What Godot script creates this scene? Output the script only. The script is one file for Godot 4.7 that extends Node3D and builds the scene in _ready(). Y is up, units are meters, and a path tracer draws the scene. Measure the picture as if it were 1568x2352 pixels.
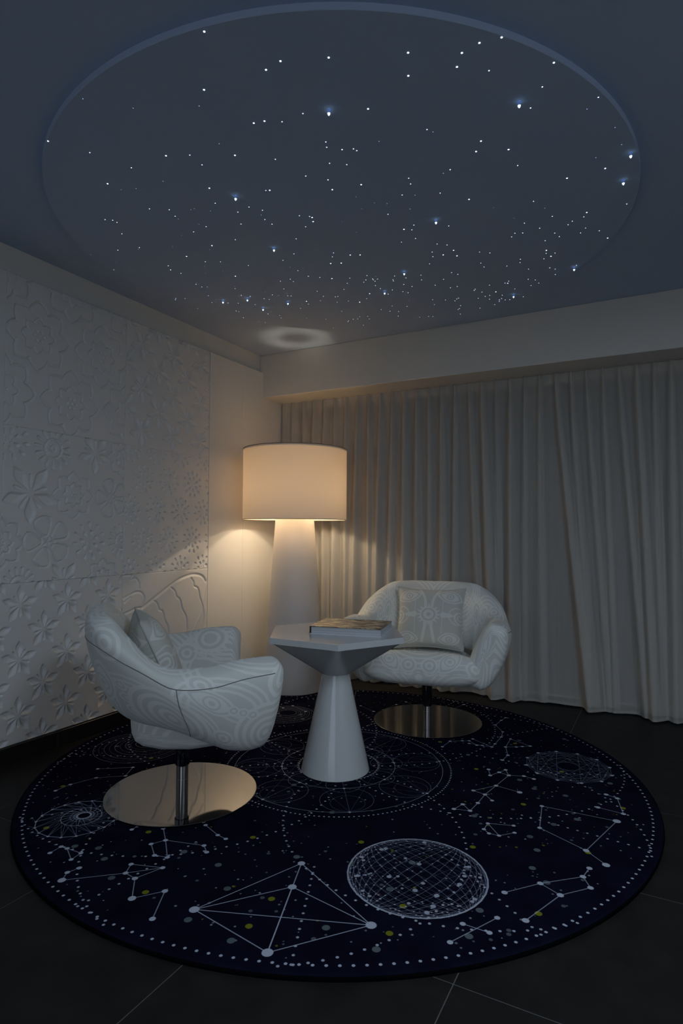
extends Node3D
# A dim hotel lounge corner: star ceiling, carved white wall, glowing floor lamp, two swivel armchairs, a table and a round star-map rug.

const FOCAL := 1387.515
const EYE := Vector3(0, 1.1, 0)
const XW := -2.72      # face of the cladding on the left wall
const HC := 2.457      # ceiling
const ZB := -3.802     # face of the bulkhead
const HB := 2.126      # underside of the bulkhead
const ZC := -4.05      # curtain
const XR := 1.9        # right wall
const ZR := 3.0        # rear wall
const RUG := Vector2(-1.345, -2.505)
const RUG_R := 1.335
const TABLE := Vector2(-1.335, -2.455)
const LAMP := Vector2(-2.27, -3.565)
const CHAIR_A := Vector2(-1.77, -1.93)
const CHAIR_B := Vector2(-1.207, -3.32)
const DISC := Vector2(-1.297, -2.415)
const DISC_R := 1.235
const DISC_T := 0.02

var view: Basis
var taken := {}
var M := {}

func _ready():
	# ---- camera
	view = Basis(Vector3.UP, 0.489963) * Basis(Vector3.RIGHT, 0.031799) * Basis(Vector3.BACK, 0.005224)
	var cam := Camera3D.new(); cam.name = "camera"; add_child(cam)
	cam.transform = Transform3D(view, EYE)
	cam.fov = rad_to_deg(2.0 * atan(1176.0 / FOCAL)); cam.near = 0.05; cam.far = 60.0; cam.current = true
	# ---- dusk sky, seen and felt only through the windows
	var env := Environment.new()
	env.background_mode = Environment.BG_SKY
	var sm := ProceduralSkyMaterial.new()
	sm.sky_top_color = Color(0.68, 0.75, 0.84); sm.sky_horizon_color = Color(0.74, 0.79, 0.85); sm.sky_curve = 0.2
	sm.ground_horizon_color = Color(0.62, 0.66, 0.72); sm.ground_bottom_color = Color(0.55, 0.58, 0.62)
	sm.sun_angle_max = 1.0; sm.energy_multiplier = 2.45
	var sky := Sky.new(); sky.sky_material = sm; env.sky = sky
	env.tonemap_mode = Environment.TONE_MAPPER_LINEAR
	env.tonemap_exposure = 1.0
	env.sdfgi_enabled = true; env.ssao_enabled = true; env.ssil_enabled = true
	var we := WorldEnvironment.new(); we.name = "environment"; we.environment = env; add_child(we)
	make_materials()
	build_room()
	build_carved_wall()
	build_ceiling_disc()
	build_curtain()
	build_rug()
	build_lamp()
	build_table_and_book()
	build_chairs()

# ------------------------------------------------------------------ helpers
func ray(px: float, py: float) -> Vector3:
	return view * Vector3((px - 784.0) / FOCAL, -(py - 1176.0) / FOCAL, -1.0)
func on_level(px: float, py: float, h: float) -> Vector3:
	var d := ray(px, py); return EYE + d * ((h - EYE.y) / d.y)
func on_wall(px: float, py: float) -> Vector2:      # (z, y) on the left wall
	var d := ray(px, py); var p := EYE + d * ((XW - EYE.x) / d.x); return Vector2(p.z, p.y)

func numbered(called: String) -> String:
	var k: int = taken.get(called, 0); taken[called] = k + 1
	return called if k == 0 else "%s_%03d" % [called, k]
func tag(o: Node, label: String, category: String, group := "", kind := ""):
	if label: o.set_meta("label", label)
	if category: o.set_meta("category", category)
	if group: o.set_meta("group", group)
	if kind: o.set_meta("kind", kind)
func thing(called: String, at: Vector3, turn := 0.0) -> Node3D:
	var o := Node3D.new(); o.name = numbered(called); add_child(o); o.position = at; o.rotation.y = turn; return o
func obj(called: String, mesh: Mesh, mat: Material, parent: Node = null) -> MeshInstance3D:
	var o := MeshInstance3D.new(); o.mesh = mesh; o.material_override = mat
	o.cast_shadow = GeometryInstance3D.SHADOW_CASTING_SETTING_ON
	if parent == null:
		o.name = numbered(called); add_child(o)
	else:
		o.name = called; parent.add_child(o, true)
	return o
func struct(called: String, mesh: Mesh, mat: Material) -> MeshInstance3D:
	var o := obj(called, mesh, mat); o.set_meta("kind", "structure"); return o

class Geo:
	var v := PackedVector3Array()
	var n := PackedVector3Array()
	var uv := PackedVector2Array()
	var ix := PackedInt32Array()
	func quad(a: Vector3, b: Vector3, c: Vector3, d: Vector3, out: Vector3):
		var nn := (c - a).cross(b - a).normalized(); var k := v.size()
		var f := nn.dot(out) < 0.0
		if f: nn = -nn
		for p in [a, b, c, d]:
			v.append(p); n.append(nn); uv.append(Vector2(p.x + p.z, p.y))
		ix.append_array(PackedInt32Array([k, k + 2, k + 1, k, k + 3, k + 2] if f else [k, k + 1, k + 2, k, k + 2, k + 3]))
	func tri(a: Vector3, b: Vector3, c: Vector3, out: Vector3):
		var nn := (c - a).cross(b - a).normalized(); var k := v.size()
		var f := nn.dot(out) < 0.0
		if f: nn = -nn
		for p in [a, b, c]:
			v.append(p); n.append(nn); uv.append(Vector2(p.x + p.z, p.y))
		ix.append_array(PackedInt32Array([k, k + 2, k + 1] if f else [k, k + 1, k + 2]))
	func box(c: Vector3, s: Vector3, r := 0.0):
		# box with chamfered edges
		var h := s * 0.5; var i := Vector3(h.x - r, h.y - r, h.z - r)
		for ax in 3:
			for sg in [-1.0, 1.0]:
				var b := (ax + 1) % 3; var d := (ax + 2) % 3; var p: Array[Vector3] = []
				for q in [[-1, -1], [1, -1], [1, 1], [-1, 1]]:
					var w := Vector3.ZERO; w[ax] = sg * h[ax]; w[b] = q[0] * i[b]; w[d] = q[1] * i[d]; p.append(c + w)
				var o := Vector3.ZERO; o[ax] = sg
				quad(p[0], p[1], p[2], p[3], o)
		if r <= 0.0: return
		for ax in 3:
			var b := (ax + 1) % 3; var d := (ax + 2) % 3
			for q in [[-1, -1], [1, -1], [1, 1], [-1, 1]]:
				var p: Array[Vector3] = []
				for e in [[-1, 0], [1, 0], [1, 1], [-1, 1]]:
					var w := Vector3.ZERO; w[ax] = e[0] * i[ax]
					w[b] = q[0] * (h[b] if e[1] == 0 else i[b]); w[d] = q[1] * (i[d] if e[1] == 0 else h[d]); p.append(c + w)
				var o := Vector3.ZERO; o[b] = q[0]; o[d] = q[1]
				quad(p[0], p[1], p[2], p[3], o)
		for x in [-1.0, 1.0]:
			for y in [-1.0, 1.0]:
				for z in [-1.0, 1.0]:
					tri(c + Vector3(x * h.x, y * i.y, z * i.z), c + Vector3(x * i.x, y * h.y, z * i.z), c + Vector3(x * i.x, y * i.y, z * h.z), Vector3(x, y, z))
	func grid(rows: Array, uvs: Array, outward := 0, closed := false):
		# rows of points; smooth normals. outward: 1 / -1 picks the winding, 0 turns it away from the middle
		var k0 := v.size(); var R := rows.size(); var Cn: int = rows[0].size()
		var mid := Vector3.ZERO
		for r in rows:
			for p in r: mid += p
		mid /= float(R * Cn)
		var nn := PackedVector3Array(); nn.resize(R * Cn)
		for i in R - 1:
			for j in Cn - 1:
				var a: Vector3 = rows[i][j]; var b: Vector3 = rows[i][j + 1]; var c: Vector3 = rows[i + 1][j + 1]; var d: Vector3 = rows[i + 1][j]
				var m := (c - a).cross(b - a) + (d - a).cross(c - a)
				nn[i * Cn + j] += m; nn[i * Cn + j + 1] += m; nn[(i + 1) * Cn + j + 1] += m; nn[(i + 1) * Cn + j] += m
		if closed:
			for i in R:
				var s := nn[i * Cn] + nn[i * Cn + Cn - 1]; nn[i * Cn] = s; nn[i * Cn + Cn - 1] = s
		var sum := 0.0
		if outward == 0:
			for i in R:
				for j in Cn: sum += nn[i * Cn + j].dot(rows[i][j] - mid)
		else: sum = float(outward)
		var f := sum < 0.0
		for i in R:
			for j in Cn:
				v.append(rows[i][j]); var q := nn[i * Cn + j].normalized(); n.append(-q if f else q)
				uv.append(uvs[i][j] if uvs.size() > 0 else Vector2(float(j) / (Cn - 1), float(i) / (R - 1)))
		for i in R - 1:
			for j in Cn - 1:
				var a := k0 + i * Cn + j; var b := a + 1; var d := a + Cn; var c := d + 1
				ix.append_array(PackedInt32Array([a, c, b, a, d, c] if f else [a, b, c, a, c, d]))
	func lathe(prof: Array, seg := 48, at := Vector3.ZERO):
		# prof: chunks of [radius, height]; each chunk is smooth in itself
		for ch in prof:
			var rows := []
			for p in ch:
				var r := PackedVector3Array()
				for j in seg + 1:
					var t := TAU * j / seg; r.append(at + Vector3(p[0] * sin(t), p[1], p[0] * cos(t)))
				rows.append(r)
			var dx: float = ch[-1][0] - ch[0][0]; var dy: float = ch[-1][1] - ch[0][1]
			# outward side lies to the right of a profile that runs upwards
			grid(rows, [], -1 if (dy > 0.0 or (dy == 0.0 and dx < 0.0)) else -1, true)
	func tube(path: PackedVector3Array, r: float, seg := 8):
		var rows := []
		for i in path.size():
			var t := (path[mini(i + 1, path.size() - 1)] - path[maxi(i - 1, 0)]).normalized()
			var a := t.cross(Vector3.UP if absf(t.y) < 0.9 else Vector3.RIGHT).normalized(); var b := t.cross(a)
			var row := PackedVector3Array()
			for j in seg + 1:
				var g := TAU * j / seg; row.append(path[i] + (a * cos(g) + b * sin(g)) * r)
			rows.append(row)
		grid(rows, [], 0, true)
	func mesh() -> ArrayMesh:
		var arr := []; arr.resize(Mesh.ARRAY_MAX)
		arr[Mesh.ARRAY_VERTEX] = v; arr[Mesh.ARRAY_NORMAL] = n; arr[Mesh.ARRAY_TEX_UV] = uv; arr[Mesh.ARRAY_INDEX] = ix
		var m := ArrayMesh.new(); m.add_surface_from_arrays(Mesh.PRIMITIVE_TRIANGLES, arr); return m

func boxes(list: Array, r := 0.0) -> ArrayMesh:
	var g := Geo.new()
	for b in list: g.box(b[0], b[1], r)
	return g.mesh()
func span(lo: Vector3, hi: Vector3) -> Array: return [(lo + hi) * 0.5, hi - lo]

func mat(c: Color, rough := 0.6, metal := 0.0, spec := 0.5) -> StandardMaterial3D:
	var m := StandardMaterial3D.new(); m.albedo_color = c; m.roughness = rough; m.metallic = metal; m.metallic_specular = spec; return m
func noise_tex(seed_: int, freq: float, c0: Color, c1: Color, size := 512) -> NoiseTexture2D:
	var f := FastNoiseLite.new(); f.seed = seed_; f.frequency = freq; f.fractal_octaves = 4
	var t := NoiseTexture2D.new(); t.noise = f; t.width = size; t.height = size; t.seamless = true
	var g := Gradient.new(); g.set_color(0, c0); g.set_color(1, c1); t.color_ramp = g; return t
func glow(c: Color, e: float) -> StandardMaterial3D:
	var m := mat(c, 0.5); m.emission_enabled = true; m.emission = c; m.emission_energy_multiplier = e; return m

func make_materials():
	M.wall = mat(Color(0.86, 0.85, 0.83), 0.55)
	M.board = mat(Color(0.87, 0.86, 0.85), 0.5)
	M.ceiling = mat(Color(0.70, 0.765, 0.865), 0.85, 0.0, 0.2)
	M.plaster = mat(Color(0.85, 0.83, 0.80), 0.7)
	M.blind = mat(Color(0.34, 0.36, 0.39), 0.9)
	M.grout = mat(Color(0.36, 0.35, 0.34), 0.9)
	M.tile = []
	for k in 3:
		var t := mat(Color(1, 1, 1), 0.5, 0.0, 0.25); t.albedo_texture = noise_tex(20 + k, 0.02, Color(0.112, 0.110, 0.107), Color(0.150, 0.147, 0.142), 256)
		t.uv1_triplanar = true; t.uv1_scale = Vector3(1.3, 1.3, 1.3); M.tile.append(t)
	M.skirting = mat(Color(0.10, 0.095, 0.09), 0.35)
	M.skirting_joint = mat(Color(0.42, 0.4, 0.37), 0.9)
	M.lamp_base = mat(Color(0.88, 0.85, 0.83), 0.45)
	M.shade = mat(Color(0.90, 0.85, 0.78), 0.9); M.shade.backlight_enabled = true; M.shade.backlight = Color(0.42, 0.37, 0.315)
	M.diffuser = mat(Color(0.92, 0.89, 0.84), 0.8); M.diffuser.backlight_enabled = true; M.diffuser.backlight = Color(0.56, 0.51, 0.45)
	M.rim = mat(Color(0.55, 0.47, 0.40), 0.8)
	M.bulb = glow(Color(1.0, 0.85, 0.62), 1.0)
	M.white_metal = mat(Color(0.9, 0.88, 0.85), 0.4)
	M.curtain = mat(Color(0.84, 0.82, 0.79, 0.50), 0.9, 0.0, 0.1); M.curtain.transparency = BaseMaterial3D.TRANSPARENCY_ALPHA; M.curtain.backlight_enabled = true; M.curtain.backlight = Color(0.3, 0.3, 0.29)
	M.chrome = mat(Color(0.60, 0.59, 0.585), 0.05, 1.0)
	M.table = mat(Color(0.78, 0.785, 0.785), 0.14)
	M.piping = mat(Color(0.74, 0.755, 0.735), 0.9)
	M.seam = mat(Color(0.46, 0.46, 0.44), 0.9)
	M.binding = mat(Color(0.035, 0.035, 0.045), 1.0, 0.0, 0.0)

# ------------------------------------------------------------------ room
func build_room():
	# floor: grout bed with separate tiles
	var fl := struct("floor", boxes([span(Vector3(-2.9, -0.16, -4.42), Vector3(XR + 0.2, -0.0012, ZR + 0.2))]), M.grout)
	var px := 0.6235; var pz := 0.633; var gap := 0.003
	var whole := {}
	var x0 := -1.087 - px * 3.0
	for i in range(0, 9):
		for j in range(-8, 6):
			var xa := maxf(x0 + px * i, XW + 0.012); var xb := minf(x0 + px * (i + 1), XR); var za := maxf(-1.46 - pz * (j + 1), -4.3); var zb := minf(-1.46 - pz * j, ZR)
			if xb - xa < 0.03 or zb - za < 0.03: continue
			var key := "%.3f %.3f" % [xb - xa, zb - za]
			if not whole.has(key): whole[key] = boxes([[Vector3.ZERO, Vector3(xb - xa - gap, 0.012, zb - za - gap)]], 0.0008)
			var t := obj("tile", whole[key], M.tile[(i * 7 + j * 5 + 40) % 3], fl); t.position = Vector3((xa + xb) * 0.5, -0.006, (za + zb) * 0.5)
	# left wall: masonry behind, cladding in front of it
	struct("wall_left", boxes([span(Vector3(-2.9, 0, -4.42), Vector3(-2.75, HC, ZR))]), M.wall)
	# rear wall with a broad window towards the dusk sky, and right wall
	var wx0 := -1.0; var wx1 := 1.6; var wy0 := 0.25; var wy1 := 2.43
	struct("wall_rear", boxes([span(Vector3(-2.9, 0, ZR), Vector3(wx0, HC, ZR + 0.15)), span(Vector3(wx1, 0, ZR), Vector3(XR + 0.2, HC, ZR + 0.15)),
		span(Vector3(wx0, 0, ZR), Vector3(wx1, wy0, ZR + 0.15)), span(Vector3(wx0, wy1, ZR), Vector3(wx1, HC, ZR + 0.15))]), M.wall)
	var fr2 := []
	for k in 4:
		var x := lerpf(wx0 + 0.02, wx1 - 0.02, k / 3.0); fr2.append(span(Vector3(x - 0.02, wy0, ZR + 0.05), Vector3(x + 0.02, wy1, ZR + 0.10)))
	for y in [wy0 + 0.02, wy1 - 0.02]: fr2.append(span(Vector3(wx0, y - 0.02, ZR + 0.05), Vector3(wx1, y + 0.02, ZR + 0.10)))
	struct("window_2", boxes(fr2), M.white_metal)
	struct("wall_right", boxes([span(Vector3(XR, 0, -4.42), Vector3(XR + 0.15, HC, ZR))]), M.wall)
	# unseen square panel, added on the ceiling to supply cool, soft fill from above
	var cl := thing("added_fill_panel", Vector3(0.75, HC, -0.75)); tag(cl, "flat square white panel added out of view for cool fill light", "ceiling light")
	obj("frame", boxes([span(Vector3(-0.47, -0.03, -0.47), Vector3(0.47, 0.0, -0.45)), span(Vector3(-0.47, -0.03, 0.45), Vector3(0.47, 0.0, 0.47)), span(Vector3(-0.47, -0.03, -0.45), Vector3(-0.45, 0.0, 0.45)), span(Vector3(0.45, -0.03, -0.45), Vector3(0.47, 0.0, 0.45))]), M.white_metal, cl)
	obj("fill_diffuser", boxes([span(Vector3(-0.45, -0.018, -0.45), Vector3(0.45, -0.001, 0.45))]), glow(Color(0.86, 0.93, 1.0), 0.35), cl)
	var al := AreaLight3D.new(); al.name = "fill_light"; cl.add_child(al); al.area_size = Vector2(0.9, 0.9); al.position = Vector3(0, -0.022, 0); al.rotation = Vector3(-PI / 2, 0, 0)
	al.light_color = Color(0.86, 0.93, 1.0); al.light_energy = 3.2; al.area_range = 12.0; al.shadow_enabled = true
	# curtained wall
	struct("wall_window", boxes([span(Vector3(-2.9, 0, -4.42), Vector3(-2.717, HC, -4.30)), span(Vector3(-2.70, 0, -4.42), Vector3(XR + 0.15, HC, -4.30)),
		span(Vector3(-2.717, 2.09, -4.42), Vector3(-2.70, HC, -4.30)), span(Vector3(-2.717, 0, -4.42), Vector3(-2.70, 0.06, -4.30))]), M.plaster)
	struct("window_1", boxes([span(Vector3(-2.69, 0.02, -4.298), Vector3(XR - 0.01, 2.10, -4.28))], 0.002), M.blind)
	struct("trim_1", boxes([span(Vector3(-2.75, HB, -4.30), Vector3(XR, HC, ZB))], 0.003), M.plaster)
	struct("ceiling", boxes([span(Vector3(-2.9, HC, -4.42), Vector3(XR + 0.2, HC + 0.15, ZR + 0.2))]), M.ceiling)
	# dark tile skirting on the left wall
	var bb := struct("baseboard_left", boxes([span(Vector3(-2.75, 0, -4.30), Vector3(XW + 0.009, 0.079, ZR))]), M.skirting_joint)
	var z1 := -2.049 + pz * 8.0
	for k in 12:
		var za := maxf(z1 - pz * (k + 1), -4.295); var zb := minf(z1 - pz * k, ZR - 0.005)
		obj("skirting_tile", boxes([span(Vector3(XW + 0.002, 0.0, za + 0.0015), Vector3(XW + 0.012, 0.081, zb - 0.0015))], 0.001), M.skirting, bb)
	# plain cladding boards
	var wl: Node = get_node("wall_left")
	for b in [[-4.298, -3.5652], [-3.5645, -3.1875], [-1.7375, -1.02], [-1.017, -0.3], [-0.297, 0.42], [0.423, 1.14], [1.143, 1.86], [1.863, ZR - 0.003]]:
		obj("board", boxes([span(Vector3(-2.75, 0.085, b[0]), Vector3(XW, 2.32, b[1]))], 0.0012), M.board, wl)

# ------------------------------------------------------------------ carved wall panels
const CELL := 0.003
var ph := PackedFloat32Array()
var pw := 0
var phh := 0
var pz0 := 0.0
var py0 := 0.0

func seg_d(p: Vector2, a: Vector2, b: Vector2) -> float:
	var ab := b - a; var t := clampf((p - a).dot(ab) / maxf(ab.length_squared(), 1e-9), 0.0, 1.0); return p.distance_to(a + ab * t)
func groove(pts: PackedVector2Array, w: float, depth: float):
	# V-shaped cut along a polyline, in wall coordinates (-z, y)
	for k in pts.size() - 1:
		var a := pts[k]; var b := pts[k + 1]
		var i0 := maxi(0, int((minf(a.x, b.x) - w - pz0) / CELL)); var i1 := mini(pw - 1, int((maxf(a.x, b.x) + w - pz0) / CELL) + 1)
		var j0 := maxi(0, int((minf(a.y, b.y) - w - py0) / CELL)); var j1 := mini(phh - 1, int((maxf(a.y, b.y) + w - py0) / CELL) + 1)
		for j in range(j0, j1 + 1):
			for i in range(i0, i1 + 1):
				var d := seg_d(Vector2(pz0 + i * CELL, py0 + j * CELL), a, b)
				if d < w:
					var q := -depth * (1.0 - d / w); var o := j * pw + i
					if q < ph[o]: ph[o] = q
func pocket(poly: PackedVector2Array, depth: float, bevel := 0.006):
	var lo := poly[0]; var hi := poly[0]
	for p in poly: lo = lo.min(p); hi = hi.max(p)
	var i0 := maxi(0, int((lo.x - pz0) / CELL)); var i1 := mini(pw - 1, int((hi.x - pz0) / CELL) + 1)
	var j0 := maxi(0, int((lo.y - py0) / CELL)); var j1 := mini(phh - 1, int((hi.y - py0) / CELL) + 1)
	var n := poly.size()
	for j in range(j0, j1 + 1):
		for i in range(i0, i1 + 1):
			var p := Vector2(pz0 + i * CELL, py0 + j * CELL)
			if not Geometry2D.is_point_in_polygon(p, poly): continue
			var d := 1.0
			for k in n: d = minf(d, seg_d(p, poly[k], poly[(k + 1) % n]))
			var q := -depth * clampf(d / bevel, 0.15, 1.0); var o := j * pw + i
			if q < ph[o]: ph[o] = q
func petal(c: Vector2, ang: float, r0: float, r1: float, w: float, kind: int) -> PackedVector2Array:
	# outline of one petal; kind 0 pointed leaf, 1 rounded petal
	var o := PackedVector2Array(); var d := Vector2(cos(ang), sin(ang)); var s := Vector2(-d.y, d.x)
	var prof := [[0.0, 0.10], [0.25, 0.55], [0.5, 0.95], [0.68, 0.88], [0.86, 0.45], [1.0, 0.0]] if kind == 0 else [[0.0, 0.25], [0.3, 0.62], [0.6, 0.95], [0.8, 0.95], [0.94, 0.6], [1.0, 0.0]]
	for q in prof: o.append(c + d * lerpf(r0, r1, q[0]) + s * w * q[1])
	for k in range(prof.size() - 2, -1, -1): o.append(c + d * lerpf(r0, r1, prof[k][0]) - s * w * prof[k][1])
	return o
func star_line(c: Vector2, n: int, r: float, valley: float, turn: float, bulge: float) -> PackedVector2Array:
	var o := PackedVector2Array(); var st := 12
	for k in n:
		for q in st:
			var t := float(q) / st; var a := turn + TAU * (k + t) / n
			var e := absf(t - 0.5) * 2.0                       # 1 at a tip, 0 in a valley
			o.append(c + Vector2(cos(a), sin(a)) * lerpf(valley, r, pow(e, bulge)))
	o.append(o[0]); return o
func flower(kind: String, c: Vector2, r: float, dp := 0.0115):
	match kind:
		"lotus":
			groove(star_line(c, 8, r, r * 0.74, PI / 2, 0.72), 0.0070, 0.0108)
			groove(star_line(c, 8, r * 0.52, r * 0.38, PI / 2, 0.72), 0.0065, 0.0095)
			for k in 7:
				var a := TAU * k / 6.0; var p := c + (Vector2(cos(a), sin(a)) * r * 0.15 if k < 6 else Vector2.ZERO)
				pocket(petal(p - Vector2(r * 0.05, 0), 0.0, 0.0, r * 0.10, r * 0.05, 1), 0.007, 0.005)
		"leaf", "leaf_up":
			var t0 := deg_to_rad(54.0 if kind == "leaf" else 90.0)
			for k in 5:
				pocket(petal(c, t0 + TAU * k / 5.0, r * 0.13, r, r * 0.21, 0), dp, 0.011)
				pocket(petal(c, t0 + TAU * (k + 0.5) / 5.0, r * 0.15, r * 0.62, r * 0.075, 1), dp * 0.8, 0.006)
		"cherry":
			for k in 5:
				var o := petal(c, PI / 2 + 0.3 + TAU * k / 5.0, r * 0.25, r, r * 0.36, 1); o.append(o[0]); groove(o, 0.0070, 0.0108)
				var a := PI / 2 + 0.3 + TAU * (k + 0.5) / 5.0
				groove(PackedVector2Array([c, c + Vector2(cos(a), sin(a)) * r * 0.3]), 0.008, 0.0075)
		"daisy":
			for k in 15: pocket(petal(c, TAU * k / 15.0 + 0.1, r * 0.52, r, r * 0.095, 1), dp, 0.006)
			groove(star_line(c, 16, r * 0.46, r * 0.42, 0, 1.0), 0.008, 0.008)
			groove(star_line(c, 12, r * 0.13, r * 0.11, 0, 1.0), 0.007, 0.007)
		"mum":
			for k in 11: pocket(petal(c, TAU * k / 11.0 + PI / 2, r * 0.66, r, r * 0.105, 1), dp, 0.007)
			for k in 7: pocket(petal(c, TAU * k / 7.0 + 0.4, r * 0.26, r * 0.58, r * 0.12, 1), dp, 0.007)
			for k in 5:
				var a := TAU * k / 5.0; pocket(petal(c + Vector2(cos(a), sin(a)) * r * 0.1, a, 0.0, r * 0.1, r * 0.045, 1), 0.007, 0.005)
func panel_begin(za: float, zb: float, ya: float, yb: float):
	pz0 = -za; py0 = ya; pw = int(round((za - zb) / CELL)) + 1; phh = int(round((yb - ya) / CELL)) + 1
	ph = PackedFloat32Array(); ph.resize(pw * phh)
func panel_end(parent: Node):
	for j in phh:
		for i in pw:
			var e := mini(mini(i, pw - 1 - i), mini(j, phh - 1 - j))
			if e == 0: ph[j * pw + i] = minf(ph[j * pw + i], -0.0022)
	var g := Geo.new(); var ids := PackedInt32Array(); ids.resize(pw * phh); ids.fill(-1)
	var at := func(i: int, j: int) -> int:
		var o := j * pw + i
		if ids[o] < 0:
			ids[o] = g.v.size(); g.v.append(Vector3(XW + ph[o], py0 + j * CELL, -(pz0 + i * CELL)))
			var ia := maxi(i - 1, 0); var ib := mini(i + 1, pw - 1); var ja := maxi(j - 1, 0); var jb := mini(j + 1, phh - 1)
			var dz := (ph[j * pw + ib] - ph[j * pw + ia]) / ((ib - ia) * CELL); var dy := (ph[jb * pw + i] - ph[ja * pw + i]) / ((jb - ja) * CELL)
			g.n.append(Vector3(1, -dy, dz).normalized()); g.uv.append(Vector2(i * CELL, j * CELL))
		return ids[o]
	for j in phh - 1:
		var i := 0
		while i < pw - 1:
			var k := i
			while k < pw - 1 and ph[j * pw + k] == 0.0 and ph[j * pw + k + 1] == 0.0 and ph[(j + 1) * pw + k] == 0.0 and ph[(j + 1) * pw + k + 1] == 0.0 and k - i < 40: k += 1
			if k > i:
				var y0 := py0 + j * CELL; var za := -(pz0 + i * CELL); var zb := -(pz0 + k * CELL); var o := g.v.size()
				g.v.append_array(PackedVector3Array([Vector3(XW, y0, za), Vector3(XW, y0, zb), Vector3(XW, y0 + CELL, zb), Vector3(XW, y0 + CELL, za)]))
				for q in 4:
					g.n.append(Vector3.RIGHT); g.uv.append(Vector2.ZERO)
				g.ix.append_array(PackedInt32Array([o, o + 2, o + 1, o, o + 3, o + 2])); i = k
				continue
			k = i + 1
			# seen from +x, -z runs to the right
			var a: int = at.call(i, j); var b: int = at.call(k, j); var c: int = at.call(k, j + 1); var d: int = at.call(i, j + 1)
			g.ix.append_array(PackedInt32Array([a, c, b, a, d, c])); i = k
	# the board behind the carved face
	var z0 := -pz0; var z1 := -(pz0 + (pw - 1) * CELL); var y1 := py0 + (phh - 1) * CELL
	g.box(Vector3((-2.75 + XW - 0.014) * 0.5, (py0 + y1) * 0.5, (z0 + z1) * 0.5), Vector3(XW - 0.014 + 2.75, y1 - py0, z0 - z1))
	var e0 := XW - 0.0022
	g.quad(Vector3(e0, py0, z0), Vector3(e0, y1, z0), Vector3(-2.75, y1, z0), Vector3(-2.75, py0, z0), Vector3(0, 0, 1))
	g.quad(Vector3(e0, py0, z1), Vector3(e0, y1, z1), Vector3(-2.75, y1, z1), Vector3(-2.75, py0, z1), Vector3(0, 0, -1))
	g.quad(Vector3(e0, y1, z0), Vector3(e0, y1, z1), Vector3(-2.75, y1, z1), Vector3(-2.75, y1, z0), Vector3(0, 1, 0))
	g.quad(Vector3(e0, py0, z0), Vector3(e0, py0, z1), Vector3(-2.75, py0, z1), Vector3(-2.75, py0, z0), Vector3(0, -1, 0))
	obj("carved_panel", g.mesh(), M.board, parent)

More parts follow.
